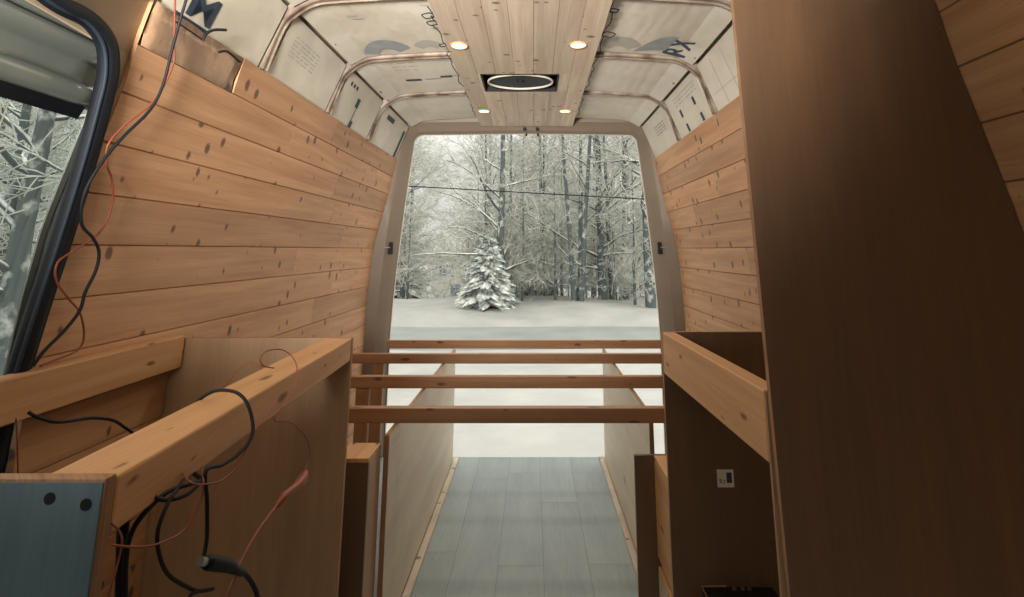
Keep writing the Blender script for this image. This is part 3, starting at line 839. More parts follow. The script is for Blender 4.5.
# ------------------------------------------------------------------ left cabinet frame
def left_cabinet():
    t = empty('base_cabinet', (-.80, 1.2, FLOOR)); tag(t, 'open unfinished left cabinet of lumber rails and plywood, with blue-grey end panel', 'cabinet')
    bx = Vector((-.80, 1.2, FLOOR)); H = -FLOOR
    def B(name, lo, hi, m, grain=1, bevel=.003, label=None, par=t):
        mb = MB(); mb.box(tuple(Vector(lo) - bx), tuple(Vector(hi) - bx), grain=grain); o = mb.build(name, m, par, bevel=bevel)
        if label: o['label'] = label
        return o
    # inner rail (slightly tapering x from near to far, as built)
    mb = MB(); Y0, Y1 = .6835, 1.668; zt = -.25; zb = -.312
    A = [(-.552, -.470), (-.606, -.5235)]
    c = [Vector(p) - bx for p in ((A[0][0], Y0, zb), (A[0][1], Y0, zb), (A[1][1], Y1, zb), (A[1][0], Y1, zb), (A[0][0], Y0, zt), (A[0][1], Y0, zt), (A[1][1], Y1, zt), (A[1][0], Y1, zt))]
    for f in ((0,3,2,1),(4,5,6,7),(0,1,5,4),(1,2,6,5),(2,3,7,6),(3,0,4,7)):
        mb.face([c[i] for i in f], [(c[i].y + 3.3, c[i].x + c[i].z) for i in f], 0, .7)
    o = mb.build('inner_rail', M['lumber'], t, weld=True, bevel=.004)
    o['label'] = 'lumber rail beside the aisle'
    B('wall_rail', (-1.038, .80, -.328), (-1.0, 1.66, -.24), M['lumber'], 1, .004, 'lumber rail along the wall')
    # far end panel, cut to the wall
    mb = MB(); zs = lin(-.25, FLOOR + .002, 14)
    ou = 7.7
    for y, flip in ((1.67, 0), (1.684, 1)):
        for za, zb2 in zip(zs[:-1], zs[1:]):
            q = [(XC - half(za) + .004, y, za), (-.523, y, za), (-.523, y, zb2), (XC - half(zb2) + .004, y, zb2)]
            mb.face([tuple(Vector(p) - bx) for p in q], [(p[2] + ou, p[0]) for p in q], 0, .5)
    for za, zb2 in zip(zs[:-1], zs[1:]):
        mb.face([tuple(Vector(p) - bx) for p in ((-.523, 1.67, za), (-.523, 1.684, za), (-.523, 1.684, zb2), (-.523, 1.67, zb2))], None, 1)
    mb.face([tuple(Vector(p) - bx) for p in ((XC - half(-.25) + .004, 1.67, -.25), (-.523, 1.67, -.25), (-.523, 1.684, -.25), (XC - half(-.25) + .004, 1.684, -.25))], None, 1)
    mb.build('far_end_panel', [M['ply'], M['ply_edge']], t)
    # near end plate: blue-grey face, brown ply edge
    e = MB(); e.box(tuple(Vector((-1.035, .666, FLOOR + .002)) - bx), tuple(Vector((-.4705, .6825, -.2475)) - bx), grain=2)
    e.build('near_end_panel', M['ply_edge'], t, bevel=.001)
    e = MB(); e.box(tuple(Vector((-1.035, .6635, FLOOR + .002)) - bx), tuple(Vector((-.4715, .666, -.2505)) - bx), grain=2)
    fp = e.build('blue_face', M['ply_blue'], t); fp['label'] = 'blue-grey stained face'
    for x, z in ((-.527, -.266), (-.4865, -.272)):
        b = MB(); tube_into(b, [Vector((x, .6636, z)) - bx, Vector((x, .6628, z)) - bx], .0062, 14)
        b.build('bolt_hole', M['black'], fp)
    # bottom rail
    B('bottom_rail', (-.545, .69, FLOOR + .002), (-.507, 1.665, FLOOR + .09), M['lumber'])
left_cabinet()

# ------------------------------------------------------------------ right cabinet frame
def right_cabinet():
    bx = Vector((.70, 1.5, FLOOR)); t = empty('base_cabinet', tuple(bx)); tag(t, 'open unfinished right cabinet with wide lumber rail and shaded brown end panel', 'cabinet')
    mb = MB(); Y0, Y1 = 1.066, 1.788; zt = -.25; zb = -.371
    A = [(.418, .458), (.401, .441)]
    c = [Vector(p) - bx for p in ((A[0][0], Y0, zb), (A[0][1], Y0, zb), (A[1][1], Y1, zb), (A[1][0], Y1, zb), (A[0][0], Y0, zt), (A[0][1], Y0, zt), (A[1][1], Y1, zt), (A[1][0], Y1, zt))]
    for f in ((0,3,2,1),(4,5,6,7),(0,1,5,4),(1,2,6,5),(2,3,7,6),(3,0,4,7)):
        mb.face([c[i] for i in f], [(c[i].y + 9.3, c[i].x + c[i].z) for i in f], 0, .6)
    mb.build('aisle_rail', M['lumber'], t, weld=True, bevel=.003)
    mb = MB(); zs = lin(-.25, FLOOR + .002, 14)
    def q4(ps, m=0, uv=True): mb.face([tuple(Vector(p) - bx) for p in ps], [(p[2] + 4.4, p[0]) for p in ps], m, .4)
    for y in (1.79, 1.804):
        for za, zb2 in zip(zs[:-1], zs[1:]):
            q4([(.401, y, za), (XC + half(za) - .004, y, za), (XC + half(zb2) - .004, y, zb2), (.401, y, zb2)])
    for za, zb2 in zip(zs[:-1], zs[1:]):
        q4([(.401, 1.79, za), (.401, 1.804, za), (.401, 1.804, zb2), (.401, 1.79, zb2)], 1)
    q4([(.401, 1.79, -.25), (XC + half(-.25) - .004, 1.79, -.25), (XC + half(-.25) - .004, 1.804, -.25), (.401, 1.804, -.25)], 1)
    mb.build('far_end_panel', [M['ply_shaded'], M['ply_edge']], t)
    # near end sheet
    mb = MB(); zs = lin(-.255, FLOOR + .002, 10)
    def xe(z): return .4185 + (-.25 - z) * .004
    for y in (1.0585, 1.0655):
        for za, zb2 in zip(zs[:-1], zs[1:]): q4([(xe(za), y, za), (XC + half(za) - .004, y, za), (XC + half(zb2) - .004, y, zb2), (xe(zb2), y, zb2)])
    for za, zb2 in zip(zs[:-1], zs[1:]): q4([(xe(za), 1.0585, za), (xe(za), 1.0655, za), (xe(zb2), 1.0655, zb2), (xe(zb2), 1.0585, zb2)], 1)
    mb.build('near_end_sheet', [M['ply'], M['ply_edge']], t)
    mb = MB(); mb.box(tuple(Vector((.405, 1.07, FLOOR + .002)) - bx), tuple(Vector((.443, 1.785, FLOOR + .09)) - bx), grain=1); mb.build('bottom_rail', M['lumber'], t, bevel=.003)
right_cabinet()
# sticker
t = empty('sticker', (.5695, 1.7888, -.663)); tag(t, 'small white printed sticker with a dark square on the shaded brown cabinet panel', 'sticker')
mb = MB(); mb.box((-.0245, -.0006, -.024), (.0245, .0, .024)); mb.build('paper', M['white'], t)
mb = MB(); mb.box((.003, -.0012, -.012), (.0185, -.0007, .016)); mb.box((-.018, -.0012, -.012), (-.015, -.0007, -.001)); mb.box((-.0125, -.0012, -.013), (-.011, -.0007, -.001)); mb.box((-.008, -.0012, -.014), (-.004, -.0007, -.011)); mb.box((-.006, -.0012, -.008), (-.002, -.0007, -.004))
mb.build('print', M['print_blue'], t)
# black case on the cabinet floor
t = empty('battery_case', (.580, 1.735, -.94)); tag(t, 'black box with a thin copper rim low inside the right cabinet', 'box')
mb = MB(); mb.box((-.10, -.045, -.297), (.10, .045, 0), grain=0); mb.build('case', M['black'], t, bevel=.004)
mb = MB(); tube_into(mb, [(-.10, -.045, .0012), (-.10, .044, .0012), (-.03, .044, .0012)], .0018, 6); mb.build('copper_rim', plain('copper_edge', rgb(170, 120, 92), .35), t)
mb = MB()
for x in (-.012, .012, .03): tube_into(mb, [(x, .03, 0), (x, .03, .004)], .006, 10)
mb.build('terminal', M['steel'], t)

# ------------------------------------------------------------------ tall plywood panel on the right
def big_panel():
    bx = Vector((.65, 1.04, FLOOR)); t = empty('partition_panel', tuple(bx)); tag(t, 'tall brown plywood partition cut to the curve of the right wall', 'partition')
    mb = MB(); zs = lin(.79, FLOOR + .002, 40)
    def xl(z): return .4035 + (.62 - z) * .0195 + (.0 if z > 0 else 0)
    def xr(z): return (XC + half(z) - .003) if z <= .59 else XC + .847 - (z - .59) * .27 - .003
    def q4(ps, m=0): mb.face([tuple(Vector(p) - bx) for p in ps], [(p[2] + 14.4, p[0]) for p in ps], m, .5)
    for za, zb in zip(zs[:-1], zs[1:]):
        for y in (1.04, 1.054): q4([(xl(za), y, za), (xr(za), y, za), (xr(zb), y, zb), (xl(zb), y, zb)])
        q4([(xl(za), 1.04, za), (xl(za), 1.054, za), (xl(zb), 1.054, zb), (xl(zb), 1.04, zb)], 1)
        q4([(xr(za), 1.04, za), (xr(za), 1.054, za), (xr(zb), 1.054, zb), (xr(zb), 1.04, zb)], 1)
    mb.build('plywood_sheet', [M['ply_big'], M['ply_edge']], t)
    mb = MB(); mb.box(tuple(Vector((.50, 1.06, .74)) - bx), tuple(Vector((.70, 1.10, .778)) - bx), grain=0); mb.build('roof_cleat', M['lumber'], t)
big_panel()

# ------------------------------------------------------------------ small boxes beside the dividers
def left_box():
    bx = Vector((-.62, 1.82, FLOOR)); t = empty('wheel_box', tuple(bx)); tag(t, 'low plywood box between the left cabinet and the left divider', 'box')
    x0, x1, y0, y1, zt = -.80, -.5015, 1.835, 1.975, -.625
    def B(name, lo, hi, m, grain=2, bevel=.001):
        mb = MB(); mb.box(tuple(Vector(lo) - bx), tuple(Vector(hi) - bx), grain=grain); return mb.build(name, m, t, bevel=bevel)
    B('top_board', (x0, y0, zt - .012), (x1, y1, zt), M['lumber'], 1)
    B('front_board', (x0, y0, FLOOR + .002), (x1, y0 + .012, zt - .0125), M['ply_shaded'])
    B('side_board', (x1 - .012, y0 + .0125, FLOOR + .002), (x1, y1, zt - .0125), M['ply'])
    B('side_board', (x0, y0 + .0125, FLOOR + .002), (x0 + .012, y1, zt - .0125), M['ply'])
left_box()
def right_box():
    bx = Vector((.45, 2.1, FLOOR)); t = empty('wheel_box', tuple(bx)); tag(t, 'narrow shaded brown plywood upright with stepped boxes beside the right cabinet', 'box')
    def B(name, lo, hi, m, grain=2, bevel=.001, label=None):
        mb = MB(); mb.box(tuple(Vector(lo) - bx), tuple(Vector(hi) - bx), grain=grain); o = mb.build(name, m, t, bevel=bevel)
        if label: o['label'] = label
        return o
    B('upright_board', (.352, 2.085, FLOOR + .002), (.60, 2.10, -.70), M['ply_shaded'])
    B('upper_step', (.420, 1.815, -.715), (.60, 2.084, -.700), M['lumber'], 1)
    B('upper_riser', (.420, 1.815, -1.01), (.432, 2.084, -.7155), M['lumber'], 1)
    B('lower_step', (.420, 1.815, -1.055), (.60, 2.084, -1.04), M['lumber'], 1)
    B('lower_riser', (.420, 1.815, FLOOR + .002), (.432, 2.084, -1.0555), M['ply_pale'], 1)
right_box()

# ------------------------------------------------------------------ cables
W = lambda L_, off=.02: [on_wall(a, b, off) for a, b in L_]
cable('hanging_cable', W([(188, -14), (186, 0), (181, 17), (172, 50), (163, 85), (150, 110), (125, 135), (105, 158), (88, 185), (82, 205), (82, 225), (93, 238), (99, 252), (96, 270), (85, 293), (80, 310), (65, 330), (45, 350), (33, 366)], .035), .0048, M['cable_black'], 'black cable hanging loosely down the left wooden wall beside the side window', 'cable')
cable('hanging_cable', W([(176, -14), (175, 0), (174, 45), (173, 65), (155, 100), (125, 125), (108, 145), (107, 165), (112, 180), (112, 205), (100, 232), (75, 250), (58, 262), (56, 280), (68, 298), (80, 313), (84, 335), (78, 350), (55, 360), (40, 366)], .022), .0032, M['cable_red'], 'thin red-brown wire hanging down the left wooden wall, crossing the black cable', 'cable')
cable('short_cable', W([(176, 22), (184, 27), (203, 40)], .02), .003, M['cable_black'], 'short black wire end beside the dark letter M board', 'wire')
t = cable('wire_end', W([(203, 40), (206, 34), (214, 30), (226, 30)], .035), .0055, M['cable_black'], 'black wire tip sticking out above the tape beside the white board', 'wire')
cable('wire_end', W([(219, 52), (226, 51), (232, 55), (240, 62)], .028), .005, M['black'], 'short black wire bit lying along the top of the tape patch', 'wire', sub=3)
X = lambda L_, x=-.455: [on_x(a, b, x) for a, b in L_]
def Xv(L_): return [on_x(a, b, x) for a, b, x in L_]
# thick black cable looping over the rail, ends in a plug
t = empty('plug_cable', tuple(on_x(206, 471, -.452))); tag(t, 'thick black cable looping over the left rail and ending in a plug', 'cable')
base = Vector(t.location)
def part_cable(name, pts, r, m, sub=6, label=None, n=10):
    r *= .8; P = spline(pts, sub); mb = MB(); tube_into(mb, [p - base for p in P], r, n); o = mb.build(name, m, t, smooth=True)
    if label: o['label'] = label
    return o
part_cable('cord', Xv([(188, 412, -.60), (199, 400, -.57), (215, 391, -.53), (235, 392, -.49), (247, 403, -.468), (253, 425, -.455), (250, 440, -.45), (237, 455, -.452), (222, 465, -.455), (206, 471, -.455), (207, 500, -.455), (207, 535, -.452), (204, 556, -.45)]), .0034, M['cable_black'])
p0 = on_x(200, 561, -.45); p1 = on_x(205, 562, -.45); p2 = on_x(232, 567, -.45); p3 = on_x(242, 572, -.45)
mb = MB(); tube_into(mb, [p0 - base, p1 - base], .0055, 12); mb.build('plug_tip', M['steel'], t)['label'] = 'bright metal tip'
mb = MB(); tube_into(mb, [p1 - base, on_x(209, 562.5, -.45) - base, on_x(228, 565, -.45) - base, p2 - base, on_x(234, 569, -.45) - base, p3 - base], [.007, .0095, .0095, .008, .0068, .006], 12)
mb.build('plug_body', M['black'], t, smooth=True)
part_cable('lower_cord', X([(241, 571), (248, 577), (254, 587), (258, 600), (258, 625)], -.45), .0045, M['cable_black'])

cable('tangled_cable', Xv([(188, 468, -.50), (196, 475, -.475), (203, 481, -.455), (190, 484, -.46), (166, 493, -.47), (142, 516, -.48), (130, 537, -.485), (126, 560, -.485), (125, 600, -.485), (126, 640, -.485)]), .0042, M['cable_black'], 'black cable bending from the knot under the left rail down beside the end panel')
cable('tangled_cable', Xv([(186, 476, -.485), (178, 488, -.465), (168, 503, -.46), (158, 530, -.46), (159, 553, -.46), (168, 574, -.46), (187, 587, -.46), (199, 591, -.46), (213, 589, -.46)]), .0034, M['cable_black'], 'black cable hanging in a long J curve under the left rail')
cable('tangled_cable', Xv([(151, 492, -.49), (157, 498, -.472), (168, 500, -.465), (184, 496, -.455), (196, 487, -.452), (200, 480, -.46)]), .0036, M['cable_black'], 'short black cable loop in the knot under the left rail')
cable('tangled_cable', X([(187, 600), (192, 594), (200, 591)], -.457), .0034, M['cable_black'], 'black cable end at the bottom edge of the photo under the left rail')
mb = MB()
cable('cable_bundle', Xv([(126, 512, -.50), (123, 530, -.50), (122, 560, -.50), (121, 600, -.50), (121, 660, -.50)]), .009, M['cable_black'], 'thick dark cable bundle hanging beside the blue-grey end panel')
cable('orange_wire', Xv([(182, 464, -.50), (184, 475, -.47), (192, 483, -.45), (205, 484, -.45), (222, 480, -.45), (238, 465, -.45), (248, 446, -.45), (262, 420, -.45), (274, 402, -.46)]), .0016, M['cable_orange'], 'thin orange wire curving up behind the thick black cable loop')
cable('orange_wire', Xv([(199, 462, -.50), (203, 478, -.455), (201, 500, -.45), (186, 528, -.45), (163, 542, -.45), (140, 547, -.455), (112, 545, -.46)]), .0016, M['cable_orange'], 'thin orange wire hanging in a wide curve to the blue-grey end panel')
cable('orange_wire', Xv([(111, 523, -.468), (119, 531, -.465), (122, 543, -.46), (116, 570, -.46), (108, 600, -.46), (106, 630, -.46)]), .0016, M['cable_orange'], 'thin orange wire dropping beside the edge of the blue-grey panel')
# orange lead with clip
t = empty('clip_lead', tuple(on_x(291, 490, -.45))); tag(t, 'orange test lead curling over the left rail with an orange clip', 'wire')
base = Vector(t.location)
part_cable('thin_wire', Xv([(216, 394, -.58), (226, 383, -.57), (238, 370, -.56), (252, 362, -.53), (262, 366, -.51), (274, 368, -.50), (264, 366, -.50), (260, 359, -.50), (267, 351, -.50), (283, 350, -.50), (295, 361, -.48), (297, 379, -.465), (290, 397, -.455), (274, 419, -.455), (290, 422, -.452), (303, 433, -.45), (310, 451, -.45), (304, 474, -.45)]), .0016, M['cable_orange'], n=6)
mb = MB(); P = X([(306, 471), (303, 479), (297, 486), (291, 490), (285, 495), (277, 506)], -.45)
tube_into(mb, [p - base for p in P], [.004, .0105, .0085, .0055, .007, .0045], 10); mb.build('clip', M['cable_orange'], t, smooth=True)['label'] = 'orange insulated clip'
part_cable('lead', X([(278, 504), (268, 517), (258, 531), (245, 554), (235, 577), (227, 600), (222, 640)], -.45), .0026, M['cable_orange'])
cable('rail_cable', Xv([(28, 412, -.97), (40, 418, -.955), (60, 422, -.95), (90, 418, -.95), (112, 420, -.95), (124, 427, -.95), (134, 434, -.95)]), .0045, M['cable_black'], 'black cable draped under the lumber rail against the left wall')
cable('orange_wire', Xv([(16, 418, -1.0), (17, 440, -1.0), (18, 470, -1.0), (19, 520, -1.0)]), .002, M['cable_orange'], 'thin orange wire hanging below the wall rail at the far left edge')

# ------------------------------------------------------------------ outside: snow, road, trees
GZ = -1.9
def gh(x, y):
    h = GZ
    d = y - 14.7
    if d > 0: h += .32 * (1 - math.exp(-d * 1.1)) + .05 * math.sin(x * .9 + y * .4) * min(1, d)
    if y > 19: h -= .08 * (y - 19)
    if True: h += .03 * math.sin(x * 1.7 + 1.3 * math.sin(y)) + .02 * math.sin(y * 2.3 + x)
    if 10.9 < y < 14.9: h = GZ
    return h
def ground():
    mb = MB(); ys = [-14, -8, -4, -1] + lin(0, 22, 88) + lin(23, 80, 30); xs = lin(-60, -16, 14)[:-1] + lin(-16, 16, 96) + lin(16, 60, 14)[1:]
    idx = {}
    for j, y in enumerate(ys):
        for i, x in enumerate(xs): idx[i, j] = len(mb.v); mb.v.append((x, y, gh(x, y)))
    for j in range(len(ys) - 1):
        for i in range(len(xs) - 1):
            mb.f.append((idx[i, j], idx[i+1, j], idx[i+1, j+1], idx[i, j+1])); mb.uv.append([(0, 0)] * 4); mb.m.append(0); mb.t.append(.5)
    o = mb.build('snow_ground', M['snow'], smooth=True); tag(o, kind='structure')
    mb = MB(); xs = lin(-60, 60, 60)
    for a, b in zip(xs[:-1], xs[1:]):
        ya = lambda x: 11.3 + .12 * math.sin(x * .8); yb = lambda x: 14.45 + .1 * math.sin(x * 1.1)
        mb.face([(a, ya(a), GZ + .006), (b, ya(b), GZ + .006), (b, yb(b), GZ + .006), (a, yb(a), GZ + .006)])
    o = mb.build('snowy_road', M['asphalt']); tag(o, kind='structure')
ground()

def tree_mesh(seed, H=10, r0=.15, n1=26, lo=.12, spread=1.0, stems=1, droop=.1, twigs=1.0, tr=.011):
    rnd = random.Random(seed); trunk = MB(); tw = MB()
    def seg(mb, pts, rads, n):
        tube_into(mb, pts, rads, n, caps=False)
    def grow(start, d, L, r, level):
        k = {1: 6, 2: 4, 3: 2}[level]; pts = [start]; p = Vector(start); dd = Vector(d)
        for i in range(k):
            dd = (dd + Vector((rnd.uniform(-1, 1), rnd.uniform(-1, 1), rnd.uniform(-.8, .8))) * .22 + Vector((0, 0, -droop * .5 * (i / k)))).normalized()
            p = p + dd * L / k; pts.append(p.copy())
        rads = [max(tr * .8, r * (1 - .8 * i / k)) for i in range(k + 1)]
        seg(trunk if level == 1 else tw, pts, rads, 5 if level == 1 else 3)
        if level < 3:
            m = int({1: 8, 2: 5}[level] * twigs)
            for j in range(m):
                t = rnd.uniform(.15, 1) * k; i = min(int(t), k - 1); q = pts[i].lerp(pts[i + 1], t - i)
                a = rnd.uniform(0, 2 * math.pi)
                side = dd.orthogonal().normalized(); side = Matrix.Rotation(a, 3, dd) @ side
                nd = (dd * .75 + side * .8 + Vector((0, 0, .05))).normalized()
                grow(q, nd, L * rnd.uniform(.3, .55), r * .45, level + 1)
    for s in range(stems):
        n = 12; pts = []; x = y = 0
        ang = 2 * math.pi * s / stems + rnd.uniform(-.5, .5); lean = .0 if stems == 1 else rnd.uniform(.04, .10)
        vx, vy = rnd.uniform(-.02, .02) + math.cos(ang) * lean, rnd.uniform(-.02, .02) + math.sin(ang) * lean
        hh = H * rnd.uniform(.9, 1)
        for i in range(n + 1):
            pts.append(Vector((x + (.12 * math.cos(ang) if stems > 1 else 0), y + (.12 * math.sin(ang) if stems > 1 else 0), hh * i / n - .2)))
            x += (vx + rnd.uniform(-.02, .02)) * hh / n * 1; y += (vy + rnd.uniform(-.02, .02)) * hh / n
        rad = [r0 * (1 - .85 * (i / n) ** .9) for i in range(n + 1)]
        seg(trunk, pts, rad, 8)
        for j in range(n1 // stems):
            t = (lo + (1 - lo) * rnd.random()) * n; i = min(int(t), n - 1); q = pts[i].lerp(pts[i + 1], t - i)
            a = rnd.uniform(0, 2 * math.pi); up = rnd.uniform(.15, .9)
            grow(q, Vector((math.cos(a), math.sin(a), up)).normalized(), H * rnd.uniform(.16, .30) * spread * (1 - .4 * t / n), rad[i] * .38, 1)
    return trunk, tw
def mesh_of(mb, name, m):
    me = bpy.data.meshes.new(name); me.from_pydata([tuple(v) for v in mb.v], [], mb.f); me.materials.append(m)
    me.polygons.foreach_set('use_smooth', [True] * len(me.polygons)); me.update(); return me
kinds = []
for sd, kw in ((1, dict(r0=.15)), (2, dict(r0=.11, n1=30)), (3, dict(r0=.09, stems=3, n1=30)), (4, dict(r0=.05, H=5, n1=26, lo=.05, tr=.008)), (5, dict(r0=.20, H=12, n1=22, lo=.25)), (6, dict(r0=.07, H=8, n1=30)),
               (7, dict(r0=.03, H=3.0, n1=26, lo=.02, spread=1.5, stems=2, tr=.008)), (8, dict(r0=.13, H=9, n1=36, lo=.05, spread=1.2, droop=.3))):
    a, b = tree_mesh(sd, **kw); kinds.append((mesh_of(a, 'trunk', M['trunk']), mesh_of(b, 'twigs', M['twig'])))
def tree(kind, x, y, label, group=None, rz=0, s=1.0, name='bare_tree', lean=0):
    r = empty(name, (x, y, gh(x, y) - .02)); r.rotation_euler = (0, lean, rz); r.scale = (s, s, s)
    tag(r, label, 'tree' if 'tree' in name else 'shrub', group)
    link(bpy.data.objects.new('trunk', kinds[kind][0]), r); link(bpy.data.objects.new('twigs', kinds[kind][1]), r)
    return r
def px_at(px, Y): return (px - 533) / 561 * Y
tree(0, px_at(500, 17.2), 17.2, 'dark-trunked bare tree standing just right of the snowy evergreen, centre-left of the rear view', rz=.4)
tree(2, px_at(577, 17.6), 17.6, 'clump of slim dark stems rising together right of centre in the rear view', rz=1.3, s=1.05)
tree(0, px_at(602, 18.6), 18.6, 'left one of the two close thick trunks near the right of the rear view', rz=2.2)
tree(1, px_at(611, 19.2), 19.2, 'right slimmer one of the two close trunks near the right of the rear view', rz=4.2)
tree(4, px_at(649, 17.0), 17.0, 'thick straight dark trunk at the right jamb of the rear view', rz=.9, s=.9)
tree(5, px_at(486, 18.5), 18.5, 'slim snowy tree directly behind the evergreen in the rear view', rz=2.9)
tree(5, px_at(543, 19.5), 19.5, 'slender tree midway between the dark-trunked tree and the slim stem clump', rz=5.1)
tree(7, px_at(404, 24), 24, 'wide snow-covered tree at the far left of the rear view, left of the house', rz=3)
tree(3, px_at(633, 17.5), 17.5, 'small thin snowy tree between the trunk pair and the thick right trunk', rz=3, name='sapling_tree')
tree(3, px_at(555, 18.0), 18.0, 'small thin snowy tree just left of the slim stem clump', rz=1.1, name='sapling_tree')
tree(3, px_at(522, 18.2), 18.2, 'small thin snowy tree right of the dark-trunked tree', rz=2.1, name='sapling_tree')
# side window view
tree(0, -6.35, 6.9, 'dark trunk filling the left of the side window view', rz=1, s=1.0)
tree(1, -5.2, 7.1, 'slimmer leaning snowy trunk at the right of the side window view', rz=2, s=1.0, lean=-.12)
for i, (x, y, k) in enumerate(((-9, 9.5, 7), (-7.6, 10.5, 1), (-11, 11, 5), (-10, 13, 7), (-13, 12.5, 0), (-8.4, 12.8, 7), (-12.5, 10, 7), (-15, 15, 4), (-6.2, 9.5, 5), (-14, 17, 7), (-11.5, 16, 1), (-17, 17, 7), (-19, 20, 7), (-16, 20, 1), (-8.6, 7.6, 6), (-10.5, 8.4, 6), (-7.2, 8.6, 6))):
    tree(k, x, y, 'snow-covered bare tree in the woods seen only through the side window' if k != 6 else 'low snow-laden shrub seen through the side window', 'trees seen through the side window' if k != 6 else 'shrubs seen through the side window', rz=i * 1.7, s=.95 + .02 * (i % 4), name='bare_tree' if k != 6 else 'bare_shrub')
# wood behind
rt = random.Random(12)
n = 0
for row, Y, cnt, jit in ((0, 21.5, 8, .6), (1, 25, 8, .8), (2, 29.5, 8, 1.2), (3, 36, 8, 1.5), (4, 46, 8, 2)):
    for i in range(cnt):
        y = Y + rt.uniform(-jit, jit); x = px_at(350 + 370 * (i + rt.random()) / cnt, y)
        if 414 < 533 + 561 * x / y < 474: continue
        k = rt.choice((0, 1, 5, 7, 7, 1, 5, 7) if row > 0 else (5, 7, 1, 3))
        tree(k, x, y, 'snow-covered bare tree in the dense wood beyond the road', 'bare trees in the dense wood beyond the road', rz=rt.uniform(0, 6.28), s=rt.uniform(.85, 1.15) * (1 + .12 * row))
for i in range(26):
    y = rt.uniform(18.5, 24); x = px_at(470 + 200 * (i + rt.random()) / 26, y)
    tree(6, x, y, 'low snow-laden shrub at the edge of the wood beyond the road', 'snowy shrubs beyond the road', rz=rt.uniform(0, 6.28), s=rt.uniform(.7, 1.1), name='bare_shrub')

def evergreen(seed, H, R_, n=420):
    rnd = random.Random(seed); mb = MB(); tk = MB()
    tube_into(tk, [(0, 0, -.2), (0, 0, H * .5), (0, 0, H)], [R_ * .05, R_ * .035, .01], 8)
    for i in range(n):
        t = (i + rnd.random()) / n; z = H * (.04 + .95 * t); L = R_ * (1 - t) ** .7 * rnd.uniform(.35, 1.15) + .08
        a = i * 2.399 + rnd.uniform(-.3, .3); d = Vector((math.cos(a), math.sin(a), 0)); s = Vector((-d.y, d.x, 0))
        w = L * .13 + .03; pts = []; m = 5
        for k in range(m + 1):
            u = k / m; c = Vector((0, 0, z)) + d * L * u + Vector((0, 0, -.35 * L * u * u + .08 * L * u))
            ww = w * math.sin(math.pi * min(1, .15 + u * .85)) ** .7 * rnd.uniform(.6, 1.2)
            pts.append((c - s * ww - Vector((0, 0, ww * .6)), c + Vector((0, 0, .03)), c + s * ww - Vector((0, 0, ww * .6))))
        for p, q in zip(pts[:-1], pts[1:]):
            mb.face([p[0], p[1], q[1], q[0]]); mb.face([p[1], p[2], q[2], q[1]])
    return mesh_of(tk, 'trunk', M['trunk']), mesh_of(mb, 'needle_boughs', M['needle'])
ev = [evergreen(1, 2.7, 1.15, 800), evergreen(2, 6.5, 1.9, 900)]
def spruce(k, x, y, lab, s=1, rz=0, group=None):
    r = empty('spruce_tree', (x, y, gh(x, y))); r.scale = (s, s, s); r.rotation_euler.z = rz; tag(r, lab, 'tree', group)
    for nm, me in zip(('trunk', 'needle_boughs'), ev[k]): link(bpy.data.objects.new(nm, me), r)
spruce(0, px_at(488, 17), 17.0, 'drooping snow-laden evergreen beside the house, left of the dark trunk', .82)
spruce(1, px_at(399, 32), 32, 'grey snowy evergreen at the far left edge of the rear view', 1.0, 1)
spruce(1, px_at(413, 44), 44, 'grey snowy evergreen directly left of the pale house', .9, 2)
spruce(1, px_at(392, 27), 27, 'tall snowy evergreen behind the left jamb of the rear opening', 1.1, 3)
spruce(0, px_at(537, 22), 22, 'small snowy evergreen low between the trunks in mid view', .8, 3)

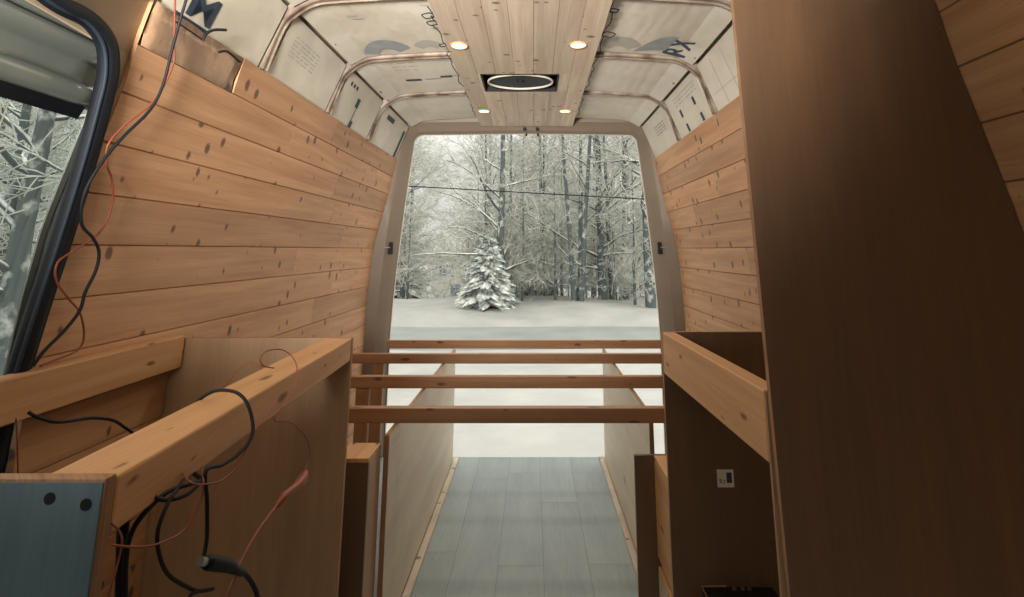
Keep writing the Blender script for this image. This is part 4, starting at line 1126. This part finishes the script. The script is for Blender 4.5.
# house
def house():
    Y = 50; cx = px_at(452, Y); z0 = gh(cx, Y) - .2
    t = empty('house', (cx, Y, z0)); tag(t, 'pale two-storey house with slate shutters far behind the trees at left', 'house')
    mb = MB(); mb.box((-1.75, 0, 0), (7, 8, 3.8)); mb.build('wall', M['siding'], t)
    mb = MB()
    mb.face([(-2.1, -.5, 3.7), (7.4, -.5, 3.7), (7.4, 4, 6.2), (-2.1, 4, 6.2)]); mb.face([(-2.1, 8.5, 3.7), (7.4, 8.5, 3.7), (7.4, 4, 6.2), (-2.1, 4, 6.2)])
    mb.face([(-1.75, 0, 3.8), (-1.75, 8, 3.8), (-1.75, 4, 6.1)])
    q = mb.build('roof', M['snow'], t, solid=.15); q['label'] = 'snow-covered roof'
    for x in (-.42, 3.0):
        mb = MB(); mb.box((x - .40, -.06, 1.95), (x + .40, .02, 2.95)); f = mb.build('window', M['white'], t)
        mb = MB()
        for a in (-.34, .03):
            for b in (2.01, 2.48): mb.box((x + a, -.09, b), (x + a + .31, -.061, b + .41))
        mb.build('pane', M['glass_dark'], f)
        for a in (-.68, .44):
            mb = MB(); mb.box((x + a, -.08, 1.92), (x + a + .24, .02, 2.98)); mb.build('shutter', M['shutter'], t)
    mb = MB(); mb.box((.0, -.05, 0), (.8, .02, 1.25)); mb.build('basement_door', M['shutter'], t)
house()
# power line
mb = MB(); P = [Vector((-30 + 60 * i / 40, 14.5, 0)) for i in range(41)]
pl = []
for p in P:
    pxx = 533 + 550 * p.x / 14.5; zz = (250 - (187 + (pxx - 405) * .055)) / 550 * 14.5 - .15 * 0
    pl.append((p.x, p.y, zz))
tube_into(mb, pl, .014, 6); o = mb.build('power_line', M['black']); tag(o, 'thin dark power line crossing the snowy trees behind the van', 'power line')

# ------------------------------------------------------------------ light
w = bpy.data.worlds.new('overcast'); scene.world = w; w.use_nodes = True
nt = w.node_tree; bg = nt.nodes['Background']
tc = N(nt, 'ShaderNodeTexCoord'); sp = N(nt, 'ShaderNodeSeparateXYZ'); nt.links.new(tc.outputs['Generated'], sp.inputs[0])
r = ramp(nt, [(.45, (.72, .71, .66, 1)), (.58, (.80, .79, .74, 1)), (.66, (1.9, 1.88, 1.76, 1)), (1.0, (2.3, 2.28, 2.15, 1))])
mr = N(nt, 'ShaderNodeMapRange'); mr.inputs['From Min'].default_value = -1; nt.links.new(sp.outputs[2], mr.inputs['Value']); nt.links.new(mr.outputs[0], r.inputs[0])
nt.links.new(r.outputs[0], bg.inputs['Color']); bg.inputs['Strength'].default_value = 1.0

cam = bpy.data.cameras.new('camera'); co = bpy.data.objects.new('camera', cam); link(co)
cam.sensor_width = 36; cam.lens = 550 / 1024 * 36; cam.clip_start = .02; cam.clip_end = 300
co.location = (0, 0, 0); co.rotation_euler = (math.pi / 2 + TH, 0, 0)
cam.shift_x = -21 / 1024; cam.shift_y = -156.5 / 1024
scene.camera = co
vs = scene.view_settings; vs.view_transform = 'Standard'; vs.look = 'None'; vs.exposure = 0.0; vs.gamma = 1; vs.use_curve_mapping = False
